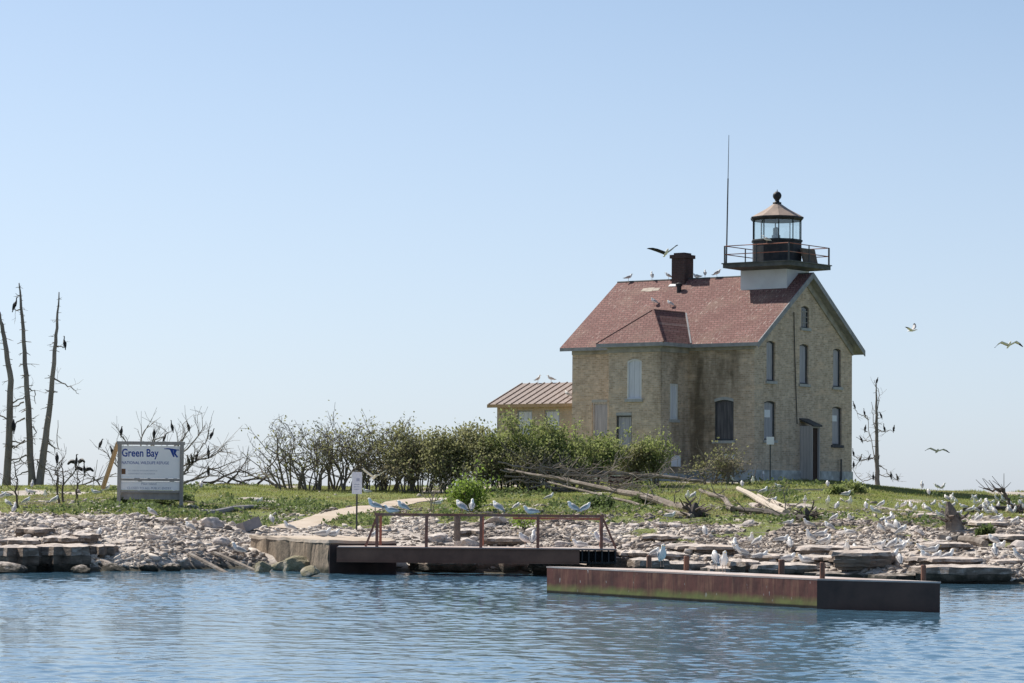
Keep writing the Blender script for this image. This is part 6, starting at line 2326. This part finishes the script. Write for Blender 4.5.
def corm_mesh(pose):
    m = MB()
    sp = [(-0.17, 0, -0.14, 0.03, 0.008), (-0.12, 0, -0.01, 0.028, 0.02), (-0.09, 0, 0.07, 0.055, 0.05), (-0.05, 0, 0.17, 0.078, 0.075), (0.0, 0, 0.28, 0.075, 0.072), (0.035, 0, 0.37, 0.052, 0.052)]
    if pose == 'neck':
        sp += [(0.05, 0, 0.44, 0.030, 0.032), (0.04, 0, 0.52, 0.026, 0.027), (0.05, 0, 0.585, 0.030, 0.030), (0.09, 0, 0.61, 0.028, 0.026), (0.125, 0, 0.61, 0.014, 0.014)]
    elif pose == 'wings':
        sp += [(0.05, 0, 0.44, 0.030, 0.032), (0.05, 0, 0.50, 0.026, 0.027), (0.07, 0, 0.56, 0.030, 0.030), (0.105, 0, 0.575, 0.028, 0.026), (0.14, 0, 0.57, 0.014, 0.014)]
    else:
        sp += [(0.06, 0, 0.42, 0.036, 0.036), (0.07, 0, 0.46, 0.032, 0.032), (0.09, 0, 0.49, 0.032, 0.030), (0.12, 0, 0.495, 0.026, 0.024), (0.15, 0, 0.485, 0.014, 0.014)]
    m.loft(sp, None, 9, 0)
    h = sp[-1]
    m.loft([(h[0] - 0.005, 0, h[2], 0.011, 0.012), (h[0] + 0.045, 0, h[2] - 0.002, 0.007, 0.008), (h[0] + 0.065, 0, h[2] - 0.015, 0.003, 0.006)], None, 6, 1)
    for sg in (-1, 1):
        if pose == 'wings':
            rows = [(0.06, 0.30, 0.06, 0.18), (0.20, 0.36, 0.05, 0.20), (0.34, 0.38, 0.03, 0.17), (0.46, 0.30, 0.0, 0.16), (0.52, 0.22, -0.02, 0.06)]
            vs, fs = [], []
            for y_, z_, x_, dep in rows:
                vs += [(x_, sg * y_, z_), (x_ - 0.025, sg * y_, z_ - dep * 0.5), (x_ - 0.01, sg * y_, z_ - dep), (x_ + 0.015, sg * y_, z_ - dep * 0.5)]
            for i in range(len(rows) - 1):
                for k in range(4): fs.append((i * 4 + k, i * 4 + (k + 1) % 4, i * 4 + 4 + (k + 1) % 4, i * 4 + 4 + k))
            fs += [(0, 1, 2, 3), tuple(len(vs) - 4 + k for k in range(4))]
            m.add(vs, fs, 0)
        else:
            m.loft([(0.0, sg * 0.068, 0.33, 0.012, 0.035), (-0.055, sg * 0.078, 0.21, 0.016, 0.055), (-0.11, sg * 0.055, 0.07, 0.012, 0.035), (-0.15, sg * 0.03, -0.05, 0.005, 0.012)], None, 8, 0)
        m.tube([(-0.055, sg * 0.035, 0.10), (-0.03, sg * 0.04, 0.03), (-0.02, sg * 0.04, -0.01)], [0.018, 0.010, 0.010], 5, 0)
        m.box((0.0, sg * 0.04, -0.004), (0.08, 0.04, 0.012), mi=0)
    return m.mesh('cormorant', [M['corm'], M['corm_bill']], True)


CM = {p: corm_mesh(p) for p in ('neck', 'tucked', 'wings')}


def corm(px_, py_, D, face, pose, label, group=None, sc=0.74):
    p = at(px_, py_, D)
    o = bpy.data.objects.new('cormorant', CM[pose])
    COL.objects.link(o)
    o.location = p
    o.rotation_euler = (rb.gauss(0, 0.06), rb.gauss(0, 0.08), math.radians(face))
    s = sc * rb.uniform(0.92, 1.08)
    o.scale = (s, s, s)
    return tag(o, label, 'cormorant', group)


for a in ((14.8, 309.5, 139, 60, 'neck', 'black cormorant high on the left of the tallest dead trunk', None, 1.0), (64, 347.5, 139, 130, 'neck', 'black cormorant on a twig of the right leaning dead trunk', None, 1.0),
          (13, 430.5, 139, 120, 'tucked', 'black cormorant low between the two left dead trunks', None, 1.0)):
    corm(*a)
for px_, py_, f_, p_, lab in ((101, 447.5, 40, 'tucked', 'black cormorant on the leftmost twig behind the sign brace'), (111, 454, 150, 'tucked', 'black cormorant close behind the upper end of the sign brace'), (122, 435, 70, 'tucked', 'black cormorant above the left corner of the sign'),
                              (154, 437.5, 90, 'tucked', 'black cormorant behind the middle of the sign top'), (172, 430.5, 120, 'neck', 'tall necked black cormorant above the right part of the sign'), (187.5, 430, 150, 'tucked', 'black cormorant right of the tall necked one'),
                              (211, 438, 80, 'neck', 'black cormorant alone at the upper right of the fallen tree'), (208, 456.5, 110, 'neck', 'black cormorant on the long limb right of the sign'), (197, 460, 60, 'neck', 'black cormorant close to the right edge of the sign, upper'),
                              (191.5, 462, 120, 'tucked', 'black cormorant beside the right sign post, middle of three'), (187.5, 464, 150, 'tucked', 'black cormorant touching the right sign post, lowest of three'), (208.5, 474.5, 90, 'tucked', 'black cormorant low on the branches right of the sign')):
    corm(px_, py_, FT, f_, p_, lab)
p_ = at(165, 441.2, SD)
corm(165, 441.4, SD, 20, 'tucked', 'black cormorant peeking over the top beam of the sign', None, 0.6)
for px_, py_, f_, p_, lab in ((77, 467, 60, 'wings', 'black cormorant with open wings on the left branch tangle'), (84, 474, 120, 'wings', 'black cormorant with open wings, lower one on the left tangle'), (57, 462.5, 100, 'tucked', 'black cormorant on the thin stem left of the open winged pair')):
    corm(px_, py_, 124, f_, p_, lab, None, 0.9)
CL = ['black cormorant at the very top of the right dead tree', 'black cormorant nearest the lighthouse wall, upper one', 'cormorant on the highest left branch of the right dead tree', 'cormorant right of the trunk just below its bare top',
      'cormorant left of the trunk below the highest left branch', 'cormorant right of the trunk on the level branch, inner one', 'cormorant right of the trunk on the level branch, outer one', 'cormorant on the middle left branch of the right dead tree',
      'cormorant by the lighthouse wall, second from top', 'cormorant on the lower left branch, outer one', 'cormorant on the lower left branch, inner one', 'cormorant on the trunk side at lower branch height',
      'cormorant by the lighthouse wall, lowest one', 'cormorant low right on the drooping branch, inner one', 'cormorant low right on the drooping branch, outer one', 'cormorant at the foot of the right dead tree']
for (px_, py_), lab in zip(cperch, CL):
    corm(px_, py_ + 4.0, RD, rb.choice((30, 60, 90, 120, 150)), rb.choice(('neck', 'tucked', 'tucked')), lab, None, 0.62)
